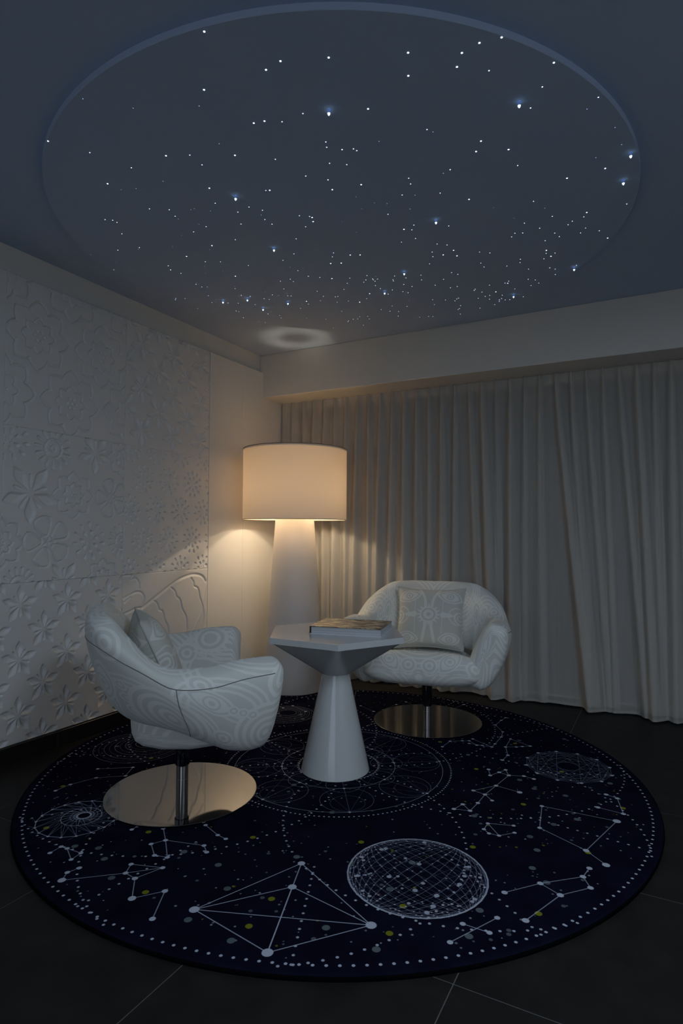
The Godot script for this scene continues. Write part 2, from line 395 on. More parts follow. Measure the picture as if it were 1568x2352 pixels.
func build_carved_wall():
	var wl: Node = get_node("wall_left")
	var zs := [-1.738, -2.459, -3.187]; var ys := [0.085, 0.845, 1.5925, 2.32]; var e := 0.0003
	# upper row: large lotus outlines, then a lattice of small leaf flowers
	panel_begin(zs[0] - e, zs[1] + e, ys[2] + e, ys[3])
	for c in [[-1.909, 2.058], [-2.292, 2.052], [-2.100, 1.757], [-1.722, 1.762], [-2.480, 1.765], [-2.100, 2.352], [-1.722, 2.352], [-2.480, 2.352]]: flower("lotus", Vector2(-c[0], c[1]), 0.172)
	panel_end(wl)
	panel_begin(zs[1] - e, zs[2] + e, ys[2] + e, ys[3])
	for j in 6:
		for i in 4:
			flower("leaf", Vector2(2.582 + 0.257 * i - (0.0 if j % 2 == 0 else 0.126), 2.205 + 0.128 - 0.1285 * j) + Vector2(0.128, 0) * (-1.0 if j % 2 == 0 else 1.0) * (1.0 if j % 2 == 0 else 0.98), 0.098)
	panel_end(wl)
	# middle row: mixed blossoms, then a lattice of chrysanthemums
	panel_begin(zs[0] - e, zs[1] + e, ys[1] + e, ys[2] - e)
	for c in [["mum", -1.765, 1.526, 0.105], ["daisy", -2.001, 1.509, 0.108], ["leaf", -2.256, 1.515, 0.118], ["lotus", -2.455, 1.505, 0.11], ["leaf", -1.880, 1.279, 0.155], ["lotus", -2.127, 1.280, 0.122],
			["cherry", -2.376, 1.274, 0.11], ["lotus", -1.733, 1.037, 0.12], ["cherry", -1.980, 1.038, 0.13], ["mum", -2.227, 1.040, 0.105], ["daisy", -2.450, 1.037, 0.10], ["daisy", -1.83, 0.835, 0.09], ["leaf", -2.075, 0.835, 0.115], ["lotus", -2.325, 0.83, 0.11]]:
		flower(c[0], Vector2(-c[1], c[2]), c[3])
	panel_end(wl)
	panel_begin(zs[1] - e, zs[2] + e, ys[1] + e, ys[2] - e)
	for j in 5:
		for i in 5:
			flower("mum", Vector2((2.605 if j % 2 == 1 else 2.500) + 0.2105 * i, 1.585 - 0.1828 * j), 0.088, 0.0115)
	panel_end(wl)
	# lower row: pointed five-petal flowers, then a large winged motif
	panel_begin(zs[0] - e, zs[1] + e, ys[0] + e, ys[1] - e)
	for j in 7:
		for i in 4:
			flower("leaf_up", Vector2((1.840 if j % 2 == 1 else 1.709) + 0.2595 * i, 0.871 - 0.1315 * j), 0.094, 0.012)
	panel_end(wl)
	panel_begin(zs[1] - e, zs[2] + e, ys[0] + e, ys[1] - e)
	var wing := func(list: Array, w: float, dp: float):
		var o := PackedVector2Array()
		for k in range(0, list.size(), 2):
			var q := on_wall(list[k], list[k + 1]); o.append(Vector2(-q.x, q.y))
		var sm := PackedVector2Array()
		for k in o.size() - 1:
			for t in 6: sm.append(o[k].cubic_interpolate(o[k + 1], o[maxi(k - 1, 0)], o[mini(k + 2, o.size() - 1)], t / 6.0))
		sm.append(o[-1]); groove(sm, w, dp)
	wing.call([327, 1396, 345, 1382, 370, 1362, 395, 1342, 415, 1329, 440, 1320, 455, 1320, 466, 1325, 472, 1335], 0.013, 0.008)
	wing.call([439, 1328, 445, 1337, 446, 1346, 455, 1352, 459, 1372, 466, 1392, 468, 1415, 466, 1440, 462, 1470], 0.010, 0.007)
	wing.call([393, 1350, 402, 1358, 406, 1370, 414, 1378, 419, 1400, 427, 1415, 429, 1440, 429, 1470, 424, 1505], 0.010, 0.007)
	wing.call([351, 1378, 361, 1386, 366, 1400, 374, 1405, 379, 1425, 386, 1440, 388, 1465, 387, 1500], 0.010, 0.007)
	wing.call([285, 1322, 303, 1322, 300, 1332, 312, 1329, 320, 1340, 320, 1352], 0.010, 0.007)
	wing.call([284, 1375, 300, 1366, 314, 1360, 326, 1362, 332, 1375, 328, 1392], 0.010, 0.007)
	wing.call([286, 1384, 300, 1372], 0.008, 0.006)
	wing.call([286, 1410, 300, 1404, 312, 1398, 325, 1396], 0.010, 0.007)
	wing.call([474, 1345, 462, 1400, 440, 1450, 415, 1500, 400, 1530], 0.006, 0.003)
	panel_end(wl)

# ------------------------------------------------------------------ star ceiling
func build_ceiling_disc():
	var root := thing("star_ceiling_disc", Vector3(DISC.x, HC, DISC.y))
	tag(root, "round blue-grey ceiling disc dotted with tiny star lights", "ceiling panel")
	var g := Geo.new()
	g.lathe([[[0.0, -DISC_T], [0.6, -DISC_T], [DISC_R - 0.002, -DISC_T]], [[DISC_R - 0.002, -DISC_T], [DISC_R, -DISC_T + 0.002]]], 160)
	obj("disc", g.mesh(), M.ceiling, root)
	var ge := Geo.new(); ge.lathe([[[DISC_R, -DISC_T + 0.002], [DISC_R, 0.0]]], 160); obj("edge_band", ge.mesh(), M.ceiling, root)
	# fibre ends: [left, top, scale of the enlarged view, x, y, ...]; first list bright, second medium, third faint
	var bright := [
		[0, 0, 1.96, 919, 142, 1262, 275, 1197, 314, 918, 404, 216, 635, 1479, 259, 1142, 554, 1190, 545, 747, 701, 1057, 699, 484, 827, 942, 847],
		[768, 0, 1.96, 331, 237, 573, 238, 332, 341, 551, 301, 151, 490, 752, 168, 652, 193, 987, 282, 659, 635, 637, 682, 783, 673, 1046, 802, 1218, 758, 120, 831],
		[380, 560, 5.227, 252, 150, 557, 21, 838, 388],
		[680, 560, 5.227, 414, 236, 540, 231, 648, 134, 767, 133, 428, 416, 881, 598, 123, 690, 762, 700],
		[980, 560, 5.227, 1434, 78, 1489, 149, 828, 576, 361, 144, 970, 473, 320, 78, 196, 132],
		[1130, 400, 4.48, 1187, 657, 972, 394],
		[500, 380, 5.227, 623, 298, 1374, 290, 1132, 625, 1144, 674],
		[800, 380, 4.752, 605, 697, 1315, 370]]
	var medium := [
		[0, 0, 1.96, 854, 698, 909, 742, 1239, 717, 1269, 548, 1363, 511, 1470, 663, 1466, 639, 1483, 735, 1376, 792, 1539, 674, 1476, 810, 1496, 854, 404, 687, 591, 755],
		[768, 0, 1.96, 695, 318, 935, 391, 882, 486, 416, 583, 85, 670, 100, 678, 34, 673, 55, 741, 824, 745, 520, 764, 1187, 438],
		[380, 560, 5.227, 33, 263, 62, 314, 185, 354, 478, 214, 660, 216, 994, 259, 1409, 197, 1541, 120, 365, 486, 436, 518, 501, 519, 123, 656, 118, 671, 234, 657, 514, 623, 557, 705, 385, 776, 751, 710, 909, 617,
			1017, 631, 872, 712, 835, 537, 1075, 730, 848, 805, 880, 814, 934, 887, 1184, 658, 1245, 667, 1379, 448, 1497, 424, 1534, 453, 1420, 541, 1467, 624, 1507, 626, 1281, 613, 1230, 841, 1370, 860, 1387, 889, 1196, 945, 1240, 980],
		[680, 560, 5.227, 20, 321, 434, 156, 447, 109, 145, 389, 284, 402, 643, 412, 613, 473, 573, 547, 849, 381, 836, 434, 811, 460, 917, 420, 925, 432, 946, 448, 976, 423, 950, 501, 1010, 537, 1104, 603, 1154, 553,
			1180, 386, 1161, 431, 1167, 446, 1317, 409, 1290, 488, 1390, 511, 1497, 376, 1504, 433, 1280, 573, 1343, 586, 1152, 745, 1330, 751, 1020, 789, 1126, 808, 1228, 813, 1224, 867, 1482, 881, 846, 658, 469, 637, 500, 631,
			491, 700, 627, 687, 546, 808, 326, 629, 290, 681, 252, 570, 146, 724, 52, 774, 124, 893, 356, 904, 620, 934, 629, 923, 684, 905, 739, 900, 762, 875, 858, 870, 878, 900, 807, 977, 445, 1010],
		[980, 560, 5.227, 242, 13, 123, 2, 63, 99, 72, 154, 32, 240, 632, 99, 756, 110, 647, 231, 686, 278, 1122, 185, 1118, 225, 1431, 115, 1537, 111, 1404, 179, 1473, 288, 1539, 303, 1541, 368, 1220, 303, 960, 267, 296, 346, 372, 366,
			201, 426, 283, 528, 364, 512, 99, 496, 568, 559, 580, 545, 661, 580, 701, 631, 754, 618, 752, 665, 751, 496, 615, 653, 938, 471, 982, 448, 1055, 541, 905, 617, 897, 657, 870, 674, 869, 692, 940, 673, 994, 670,
			814, 729, 637, 772, 1216, 426, 1301, 434, 1343, 471, 1250, 500, 1157, 635, 359, 662, 380, 651, 337, 685, 405, 742, 392, 776, 375, 787, 402, 843, 223, 674, 69, 670, 91, 729, 20, 871, 72, 872],
		[1130, 400, 4.48, 425, 279, 1384, 306, 618, 434, 824, 483, 780, 520, 331, 504, 488, 556, 643, 606, 960, 554, 909, 605, 1101, 583, 690, 642, 545, 684, 233, 608, 313, 605, 200, 645, 942, 439, 866, 937],
		[200, 400, 5.227, 748, 416, 985, 427, 1537, 349, 246, 112, 1467, 167, 215, 545, 306, 553, 358, 578, 1056, 505, 417, 716, 1428, 630, 1277, 692, 1497, 857, 627, 881, 368, 912, 320, 1148, 1002, 1148, 973, 1099],
		[500, 380, 5.227, 576, 300, 1054, 127, 1322, 172, 374, 499, 241, 560, 536, 538, 565, 649, 278, 703, 651, 705, 979, 603, 1101, 613, 1054, 736, 940, 880, 210, 891],
		[800, 380, 4.752, 1110, 45, 657, 139, 678, 202, 585, 322, 1000, 302, 431, 533, 713, 650, 691, 702, 731, 797, 578, 836, 1094, 660]]
	var faint := [
		[0, 0, 1.96, 373, 445, 599, 487, 896, 477, 986, 647, 734, 816, 545, 854, 612, 849],
		[768, 0, 1.96, 443, 594, 200, 636, 1136, 491, 1262, 574, 1292, 651, 1176, 710, 490, 780, 342, 828],
		[380, 560, 5.227, 83, 33, 531, 70, 466, 270, 478, 354, 687, 323, 1493, 281, 373, 467, 398, 482, 606, 670, 604, 697, 833, 509, 917, 632, 1192, 581, 1358, 619, 1460, 597, 1264, 812, 1299, 868, 1113, 934],
		[680, 560, 5.227, 83, 292, 954, 392, 1355, 680, 71, 726],
		[1130, 400, 4.48, 541, 350, 225, 454, 13, 346],
		[200, 400, 5.227, 586, 172, 410, 187, 909, 85, 1286, 415, 1245, 427, 1480, 441, 1094, 539, 1341, 602, 1133, 733, 1472, 906, 1024, 868, 615, 900, 42, 965, 349, 1060, 544, 1158],
		[500, 380, 5.227, 521, 594, 1490, 671],
		[800, 380, 4.752, 1034, 86, 726, 324, 82, 342, 283, 408, 420, 416, 144, 473, 673, 475, 86, 729]]
	var lists := [bright, medium, faint]; var size := [0.0031, 0.0023, 0.0019]
	var mats := [glow(Color(0.86, 0.93, 1.0), 2.2), glow(Color(0.84, 0.90, 1.0), 1.6), glow(Color(0.72, 0.80, 1.0), 0.6)]
	var total := 0; var rest := []
	for k in 3:
		var dot := SphereMesh.new(); dot.radius = size[k]; dot.height = size[k] * 1.2; dot.radial_segments = 10; dot.rings = 4
		for grp in lists[k]:
			for q in range(3, grp.size(), 2):
				var p := on_level(grp[0] + grp[q] / grp[2], grp[1] + grp[q + 1] / grp[2], HC - DISC_T)
				if Vector2(p.x, p.z).distance_to(DISC) > DISC_R + 0.05: continue
				if total >= 300:
					rest.append(Transform3D(Basis(), Vector3(p.x - DISC.x, -DISC_T, p.z - DISC.y))); continue
				var inside := Vector2(p.x, p.z).distance_to(DISC) < DISC_R - 0.004
				var s := obj("star_light", dot, mats[k], root); total += 1
				s.position = Vector3(p.x - DISC.x, -DISC_T if inside else 0.0, p.z - DISC.y)
	if rest.size() > 0:
		var st := SurfaceTool.new(); var dotf := SphereMesh.new(); dotf.radius = size[2]; dotf.height = size[2] * 1.2; dotf.radial_segments = 8; dotf.rings = 3
		for x in rest: st.append_from(dotf, 0, x)
		var o := obj("faint_star_lights", st.commit(), mats[2], root); o.set_meta("kind", "stuff")
	# larger cut-crystal lights hanging just below the disc
	var glass := mat(Color(0.62, 0.70, 0.90), 0.08, 0.0, 0.8); glass.transparency = BaseMaterial3D.TRANSPARENCY_ALPHA; glass.albedo_color.a = 0.35
	var lit := glow(Color(0.86, 0.95, 1.0), 1.5); var glint_collar := glow(Color(0.45, 0.58, 0.80), 0.35)  # glow on the collar stands in for the reflection at each crystal top
	for c in [[755, 251], [1192, 233], [1448, 350], [1431, 413], [541, 449], [1001, 504], [629, 568], [928, 623], [883, 668], [1179, 676], [1318, 613], [568, 684], [604, 706], [661, 692], [512, 689]]:
		var p := on_level(c[0], c[1], HC - DISC_T)
		var t := thing("crystal_ceiling_light", Vector3(p.x, HC - DISC_T, p.z))
		if Vector2(p.x, p.z).distance_to(DISC) > DISC_R: t.position.y = HC
		tag(t, "small clear crystal drop light hanging below the star ceiling", "ceiling light", "crystal drops among the ceiling stars")
		var cg := Geo.new(); cg.lathe([[[0.0, 0.0], [0.0058, 0.0]], [[0.0058, 0.0], [0.0058, -0.003]]], 10); obj("glint_collar", cg.mesh(), glint_collar, t)
		var bg := Geo.new(); bg.lathe([[[0.0055, -0.003], [0.0055, -0.013]]], 10); obj("crystal", bg.mesh(), glass, t)
		var tg := Geo.new(); tg.lathe([[[0.0050, -0.013], [0.0036, -0.018]], [[0.0036, -0.018], [0.0, -0.022]]], 8); obj("tip", tg.mesh(), lit, t)

# ------------------------------------------------------------------ curtain
func build_curtain():
	var tops := [-2.695, -2.607, -2.509, -2.413, -2.319, -2.226, -2.131, -2.031, -1.937, -1.84, -1.746, -1.65, -1.556, -1.467, -1.371, -1.273, -1.174, -1.083, -0.989, -0.893, -0.8, -0.706, -0.605, -0.513, -0.422, -0.326, -0.235, -0.136, -0.042, 0.049]
	var lean := {8: 0.03, 10: -0.03, 12: 0.03, 14: 0.02, 16: 0.10, 17: 0.085, 18: 0.03, 19: 0.02, 20: -0.02, 22: 0.19, 23: 0.12, 24: 0.12, 25: 0.05, 26: 0.13, 27: 0.07, 28: 0.05}
	var strong := {3: 1.2, 5: 1.3, 7: 1.25, 9: 1.5, 11: 1.5, 14: 1.3, 17: 1.9, 19: 1.6, 22: 1.7, 23: 1.2, 27: 1.9, 29: 1.4, 20: 0.4, 21: 0.3, 18: 0.6, 24: 0.5, 25: 0.6}
	while tops[-1] < XR - 0.12: tops.append(tops[-1] + 0.094)
	var n := tops.size(); var rng := RandomNumberGenerator.new(); rng.seed = 8
	var bots := []; var amp := []; var skew := []
	for i in n:
		bots.append(tops[i] + lean.get(i, rng.randf_range(-0.02, 0.03))); amp.append(strong.get(i, rng.randf_range(0.55, 1.1))); skew.append(rng.randf_range(-0.5, 0.5))
	for i in range(1, n): bots[i] = maxf(bots[i], bots[i - 1] + 0.03)
	var nz := FastNoiseLite.new(); nz.seed = 3; nz.frequency = 1.0
	var xa := -2.705; var xb: float = tops[-1]; var cols := int((xb - xa) / 0.007); var nr := 48
	var shape := func(x: float, y: float) -> float:
		var s := clampf((2.105 - y) / 2.09, 0.0, 1.0); var b := pow(s, 1.15)
		var z := 0.0; var ridge_w := lerpf(0.011, 0.040, pow(s, 0.55))
		for i in n:
			var p: float = lerpf(tops[i], bots[i], b)
			if absf(x - p) > 0.16: continue
			var d := x - p; var w: float = ridge_w * (1.0 + skew[i] * signf(d) * minf(1.0, s * 3.0)) * (1.0 + 0.35 * (amp[i] - 1.0))
			z = maxf(z, lerpf(0.028, 0.062 * amp[i], pow(s, 0.8)) * exp(-d * d / (w * w)))
		z += 0.006 * s * nz.get_noise_2d(x * 16.0, y * 0.7) + 0.004 * nz.get_noise_2d(x * 45.0 + 9.0, y * 0.35)
		return z
	var root := thing("sheer_curtain", Vector3(0, 0, 0)); root.position = Vector3(0, 0, ZC)
	tag(root, "long pleated white sheer curtain hanging across the window wall", "curtain")
	var rows := []; var uvs := []
	var hem := []
	for r in nr + 1:
		var y := lerpf(2.105, 0.0, float(r) / nr); var row := PackedVector3Array(); var ur := PackedVector2Array()
		for c in cols + 1:
			var x := lerpf(xa, xb, float(c) / cols); var yy := y
			if r > nr - 6:
				yy += (0.010 + 0.006 * nz.get_noise_1d(x * 3.0)) * (r - nr + 6) / 6.0
			row.append(Vector3(x, yy, shape.call(x, yy) - 0.02)); ur.append(Vector2(x, y))
		rows.append(row); uvs.append(ur)
	var g := Geo.new(); g.grid(rows, uvs, 1)
	# cloth doubled back inside every pleat
	for i in range(1, n):
		var fr := []; var fu := []
		for r in 25:
			var y := lerpf(2.10, 0.03, r / 24.0); var s := (2.105 - y) / 2.09; var p: float = lerpf(tops[i], bots[i], pow(s, 1.15)); var row := PackedVector3Array(); var ur := PackedVector2Array()
			var hw: float = lerpf(0.013, 0.024 + 0.010 * amp[i], pow(s, 0.6))
			for q in 5:
				var x := clampf(p + hw * (q / 2.0 - 1.0), xa, xb); row.append(Vector3(x, y, shape.call(x, y) * 0.55 - 0.026)); ur.append(Vector2(x, y))
			fr.append(row); fu.append(ur)
		g.grid(fr, fu, 1)
	obj("cloth", g.mesh(), M.curtain, root)
	var hb := []; var ub := []
	for r in 4:
		var row := PackedVector3Array(); var ur := PackedVector2Array(); var y := lerpf(2.124, 2.066, r / 3.0)
		for c in cols + 1:
			var x := lerpf(xa, xb, float(c) / cols); row.append(Vector3(x, y, shape.call(x, y) * 0.9 - 0.014)); ur.append(Vector2(x, y))
		hb.append(row); ub.append(ur)
	var g2 := Geo.new(); g2.grid(hb, ub, 1); obj("heading_band", g2.mesh(), M.curtain, root)
	var hm := []; var uh := []
	for r in 3:
		var row := PackedVector3Array(); var ur := PackedVector2Array()
		for c in cols + 1:
			var q: Vector3 = rows[nr][c]; row.append(q + Vector3(0, 0.016 * (1.0 - r / 2.0), 0.0025 if r < 2 else -0.001)); ur.append(Vector2(q.x, r))
		hm.append(row); uh.append(ur)
	var g3 := Geo.new(); g3.grid(hm, uh, 1); obj("hem", g3.mesh(), M.curtain, root)
	# ceiling track the curtain hangs from
	var tr := obj("curtain_track", boxes([span(Vector3(-2.70, 2.108, ZC - 0.060), Vector3(XR - 0.02, 2.126, ZC - 0.036))], 0.002), M.white_metal)
	tag(tr, "slim white curtain track under the bulkhead above the sheer curtain", "curtain track")

# ------------------------------------------------------------------ drawn textures
var cv := PackedFloat32Array()     # rgb canvas
var cn := 0
var cs := 1.0                       # pixels per metre
var c0 := Vector2.ZERO              # canvas corner in metres
func canvas(n: int, metres: float, corner: Vector2, col: Color):
	cn = n; cs = n / metres; c0 = corner; cv = PackedFloat32Array(); cv.resize(n * n * 3)
	for i in n * n:
		cv[i * 3] = col.r; cv[i * 3 + 1] = col.g; cv[i * 3 + 2] = col.b
func mix_px(x: int, y: int, col: Color, a: float):
	var o := (y * cn + x) * 3
	cv[o] += (col.r - cv[o]) * a; cv[o + 1] += (col.g - cv[o + 1]) * a; cv[o + 2] += (col.b - cv[o + 2]) * a
func dot(p: Vector2, r: float, col: Color, a := 1.0, r_in := 0.0):
	var q := (p - c0) * cs; var R := r * cs; var ri := r_in * cs
	for y in range(maxi(0, int(q.y - R - 1)), mini(cn - 1, int(q.y + R + 2)) + 1):
		for x in range(maxi(0, int(q.x - R - 1)), mini(cn - 1, int(q.x + R + 2)) + 1):
			var d := Vector2(x + 0.5, y + 0.5).distance_to(q); var k := clampf(R - d + 0.5, 0.0, 1.0)
			if ri > 0.0: k *= clampf(d - ri + 0.5, 0.0, 1.0)
			if k > 0.0: mix_px(x, y, col, k * a)
func line(a: Vector2, b: Vector2, w: float, col: Color, al := 1.0):
	var p := (a - c0) * cs; var q := (b - c0) * cs; var h := w * cs * 0.5; var d := q - p; var L := d.length()
	if L < 0.01: return
	d /= L; var nx := Vector2(-d.y, d.x); var steep := absf(d.y) > absf(d.x)
	var m0 := int(floor(minf(p.y, q.y) if steep else minf(p.x, q.x))); var m1 := int(ceil(maxf(p.y, q.y) if steep else maxf(p.x, q.x)))
	var ext := h / maxf(absf(d.y) if steep else absf(d.x), 0.1) + 1.5
	for m in range(maxi(0, m0), mini(cn - 1, m1) + 1):
		var t := (m + 0.5 - (p.y if steep else p.x)) / (d.y if steep else d.x)
		if t < -1.0 or t > L + 1.0: continue
		var c := (p.x if steep else p.y) + (d.x if steep else d.y) * t
		for e in range(maxi(0, int(c - ext)), mini(cn - 1, int(c + ext)) + 1):
			var pt := Vector2(e + 0.5, m + 0.5) if steep else Vector2(m + 0.5, e + 0.5)
			var k := clampf(h - absf((pt - p).dot(nx)) + 0.5, 0.0, 1.0) * minf(1.0, h * 2.0)
			if k > 0.0: mix_px(int(pt.x), int(pt.y), col, k * al)
func circle(c: Vector2, r: float, w: float, col: Color, al := 1.0):
	var n := maxi(24, int(r * 160)); var p := c + Vector2(r, 0)
	for k in n:
		var q := c + Vector2.from_angle(TAU * (k + 1) / n) * r; line(p, q, w, col, al); p = q
func dots_round(c: Vector2, r: float, gap: float, rad: float, col: Color, lim := 99.0, al := 1.0):
	var n := int(TAU * r / gap)
	for k in n:
		var q := c + Vector2.from_angle(TAU * k / n) * r
		if q.length() < lim: dot(q, rad, col, al)
func canvas_texture() -> ImageTexture:
	var by := PackedByteArray(); by.resize(cn * cn * 3)
	for i in cn * cn * 3: by[i] = int(clampf(cv[i], 0.0, 1.0) * 255.0)
	var im := Image.create_from_data(cn, cn, false, Image.FORMAT_RGB8, by); im.generate_mipmaps(); return ImageTexture.create_from_image(im)

func rug_p(x: float, y: float) -> Vector2:     # pixel -> metres on the rug
	var p := on_level(x, y, 0.016); return Vector2(p.x, p.z) - RUG
func lp(x: float, y: float) -> Vector2: return rug_p(x / 1.96, 1640.0 + y / 1.96)
func rp(x: float, y: float) -> Vector2: return rug_p(768.0 + x / 1.96, 1580.0 + y / 1.96)

func build_rug():
	var navy := Color(0.070, 0.073, 0.132); var white := Color(0.70, 0.72, 0.77); var grey := Color(0.36, 0.39, 0.41); var yel := Color(0.46, 0.46, 0.13)
	canvas(2048, RUG_R * 2.0 + 0.02, Vector2(-RUG_R - 0.01, -RUG_R - 0.01), navy)
	var rng := RandomNumberGenerator.new(); rng.seed = 41
	# mottled pile
	var nz := FastNoiseLite.new(); nz.seed = 6; nz.frequency = 0.02
	for y in cn:
		for x in cn:
			var k := nz.get_noise_2d(x * 0.35, y * 0.35) * 0.024 + rng.randf_range(-0.012, 0.012); var o := (y * cn + x) * 3
			cv[o] += k; cv[o + 1] += k; cv[o + 2] += k * 1.4
	# faint big dotted rings and the border
	dots_round(Vector2.ZERO, 1.300, 0.034, 0.0048, white)
	for k in 6:
		var c := Vector2.from_angle(TAU * k / 6.0 + 0.35) * 0.68
		dots_round(c, 0.66, 0.038, 0.0046, white, 1.315, 0.95)
	for k in 12:
		var a := TAU * k / 12.0 + 0.12
		for q in 14: dot(Vector2.from_angle(a) * (0.86 + q * 0.034), 0.0045, white, 0.9)
	# rosette round the table foot
	dots_round(Vector2.ZERO, 0.515, 0.019, 0.0038, white)
	circle(Vector2.ZERO, 0.478, 0.0024, white, 0.8)
	circle(Vector2.ZERO, 0.262, 0.0024, white, 0.8); circle(Vector2.ZERO, 0.185, 0.0028, white, 0.9); dots_round(Vector2.ZERO, 0.19, 0.02, 0.003, white)
	for k in 8:
		var d := Vector2.from_angle(TAU * k / 8.0 + 0.2)
		circle(d * 0.368, 0.110, 0.0020, white, 0.6); circle(d * 0.225, 0.075, 0.0020, white, 0.6); circle(d * 0.40, 0.070, 0.0018, white, 0.45)
		line(d * 0.16, d * 0.478, 0.0020, white, 0.55); dot(d * 0.262, 0.006, white); dot(d * 0.478, 0.006, white)
		line(d * 0.478, Vector2.from_angle(TAU * (k + 3) / 8.0 + 0.2) * 0.478, 0.0018, white, 0.35)
	# scattered stars
	for k in 900:
		var p := Vector2.from_angle(rng.randf() * TAU) * sqrt(rng.randf()) * 1.28; dot(p, rng.randf_range(0.0022, 0.0042), grey.lerp(white, rng.randf()), 0.8)
	for k in 150:
		var p := Vector2.from_angle(rng.randf() * TAU) * sqrt(rng.randf()) * 1.27; dot(p, rng.randf_range(0.005, 0.0078), grey, 0.85)
	for k in 26: dot(Vector2.from_angle(rng.randf() * TAU) * sqrt(rng.randf()) * 1.25, 0.0115, grey, 0.9)
	for k in 95: dot(Vector2.from_angle(rng.randf() * TAU) * sqrt(rng.randf()) * 1.26, rng.randf_range(0.003, 0.0055), yel, 0.8)
	for p in [[208, 512], [668, 531], [1138, 555], [655, 802], [1222, 832], [1120, 955], [283, 325], [680, 198]]: dot(lp(p[0], p[1]), 0.0105, yel)
	for p in [[120, 694], [622, 716], [850, 524], [918, 1016], [247, 1105], [308, 982], [1140, 741], [1298, 541], [638, 365], [475, 243], [812, 250], [1022, 377]]: dot(rp(p[0], p[1]), 0.0105, yel)
	for p in [[846, 926], [1467, 962], [828, 620], [1040, 1020], [1335, 643], [982, 679], [470, 652], [337, 595]]: dot(lp(p[0], p[1]), 0.0115, grey)
	for p in [[605, 1118], [188, 1177], [890, 811], [349, 786], [1091, 592], [628, 576], [653, 1001], [911, 730], [1240, 430], [833, 414]]: dot(rp(p[0], p[1]), 0.0115, grey)
	for k in 22: dot(Vector2.from_angle(rng.randf() * TAU) * sqrt(rng.randf()) * 1.2, 0.0042, Color(0.36, 0.13, 0.12), 0.8)
	# large web of lines and globes
	var web := func(nodes: Array, r: float, w: float):
		for i in nodes.size():
			for j in range(i + 1, nodes.size()): line(nodes[i], nodes[j], w, white, 0.85)
		for q in nodes: dot(q, r, white)
	var tri := [rug_p(692, 1983), rug_p(671, 2037), rug_p(446, 2089), rug_p(614, 2188), rug_p(852, 2125)]
	for e in [[0, 2], [0, 3], [0, 4], [1, 2], [1, 4], [1, 3], [2, 4], [2, 3], [3, 4]]: line(tri[e[0]], tri[e[1]], 0.0034, white, 0.9)
	for k in 5: dot(tri[k], [0.0125, 0.0135, 0.0150, 0.0155, 0.0155][k], white)
	# constellations: runs of points in the enlarged views; a run starts with its side and dot radius
	for run in [["l", 0.0085, 278, 748, 303, 713, 357, 693], ["l", 0.0085, 278, 748, 565, 716, 590, 676, 732, 692, 565, 716, 607, 740, 732, 692], ["l", 0.0095, 607, 740, 594, 830, 742, 797, 686, 922], ["l", 0.008, 225, 625, 275, 597, 302, 605, 320, 655, 364, 626, 302, 605],
			["l", 0.0085, 735, 515, 745, 568, 680, 585, 695, 636, 753, 645, 745, 568, 918, 592, 930, 622], ["l", 0.008, 440, 247, 598, 240, 565, 278, 433, 287, 317, 317, 250, 345], ["l", 0.008, 925, 500, 980, 545, 1016, 562], ["l", 0.008, 593, 520, 620, 505],
			["r", 0.009, 693, 367, 700, 394, 741, 380, 770, 369, 784, 394, 741, 380], ["r", 0.009, 784, 394, 852, 397, 897, 410], ["r", 0.009, 784, 394, 727, 440, 677, 480, 625, 462, 727, 440, 833, 470], ["r", 0.009, 677, 480, 645, 518, 610, 553, 577, 524, 537, 545, 610, 553], ["r", 0.008, 677, 480, 709, 507],
			["r", 0.0085, 1270, 600, 933, 532, 923, 630, 1132, 732, 1270, 600], ["r", 0.0105, 1132, 732, 1222, 797], ["r", 0.0095, 1222, 480, 1272, 497, 1300, 567, 1185, 538], ["r", 0.0075, 672, 636, 690, 610, 806, 620], ["r", 0.0075, 690, 610, 740, 665, 695, 655, 672, 636], ["r", 0.0075, 740, 665, 810, 652],
			["r", 0.0095, 765, 921, 926, 880, 1118, 850, 1147, 812], ["r", 0.0095, 1118, 850, 1152, 900, 1016, 933, 926, 880], ["r", 0.0105, 1016, 933, 860, 1047], ["r", 0.0085, 577, 1062, 697, 1102], ["r", 0.0085, 520, 1145, 732, 1035],
			["r", 0.008, 770, 134, 750, 146, 724, 167, 757, 198, 750, 221, 722, 252, 708, 266, 622, 230], ["r", 0.008, 485, 265, 520, 240, 575, 238, 606, 238, 640, 258, 665, 259], ["r", 0.008, 606, 250, 708, 266], ["r", 0.008, 880, 262, 792, 230, 770, 266, 818, 266, 845, 264, 880, 262], ["r", 0.009, 770, 266, 780, 303, 756, 325]]:
		var last := Vector2.ZERO
		for k in range(2, run.size(), 2):
			var p: Vector2 = lp(run[k], run[k + 1]) if run[0] == "l" else rp(run[k], run[k + 1])
			if k > 2: line(last, p, 0.0032, white, 0.8)
			dot(p, run[1], white); last = p
	dot(rp(1270, 600), 0.0145, white); dot(rp(1222, 797), 0.0125, white); dot(rp(833, 470), 0.0115, white); dot(lp(278, 748), 0.0125, white); dot(lp(594, 830), 0.012, white)
	# wireframe globe
	var gc := rug_p(957, 2008); var gr := (rug_p(1116, 2008) - rug_p(797, 2010)).length() * 0.5
	circle(gc, gr, 0.0036, white, 0.9); circle(gc, gr * 0.985, 0.0022, white, 0.6)
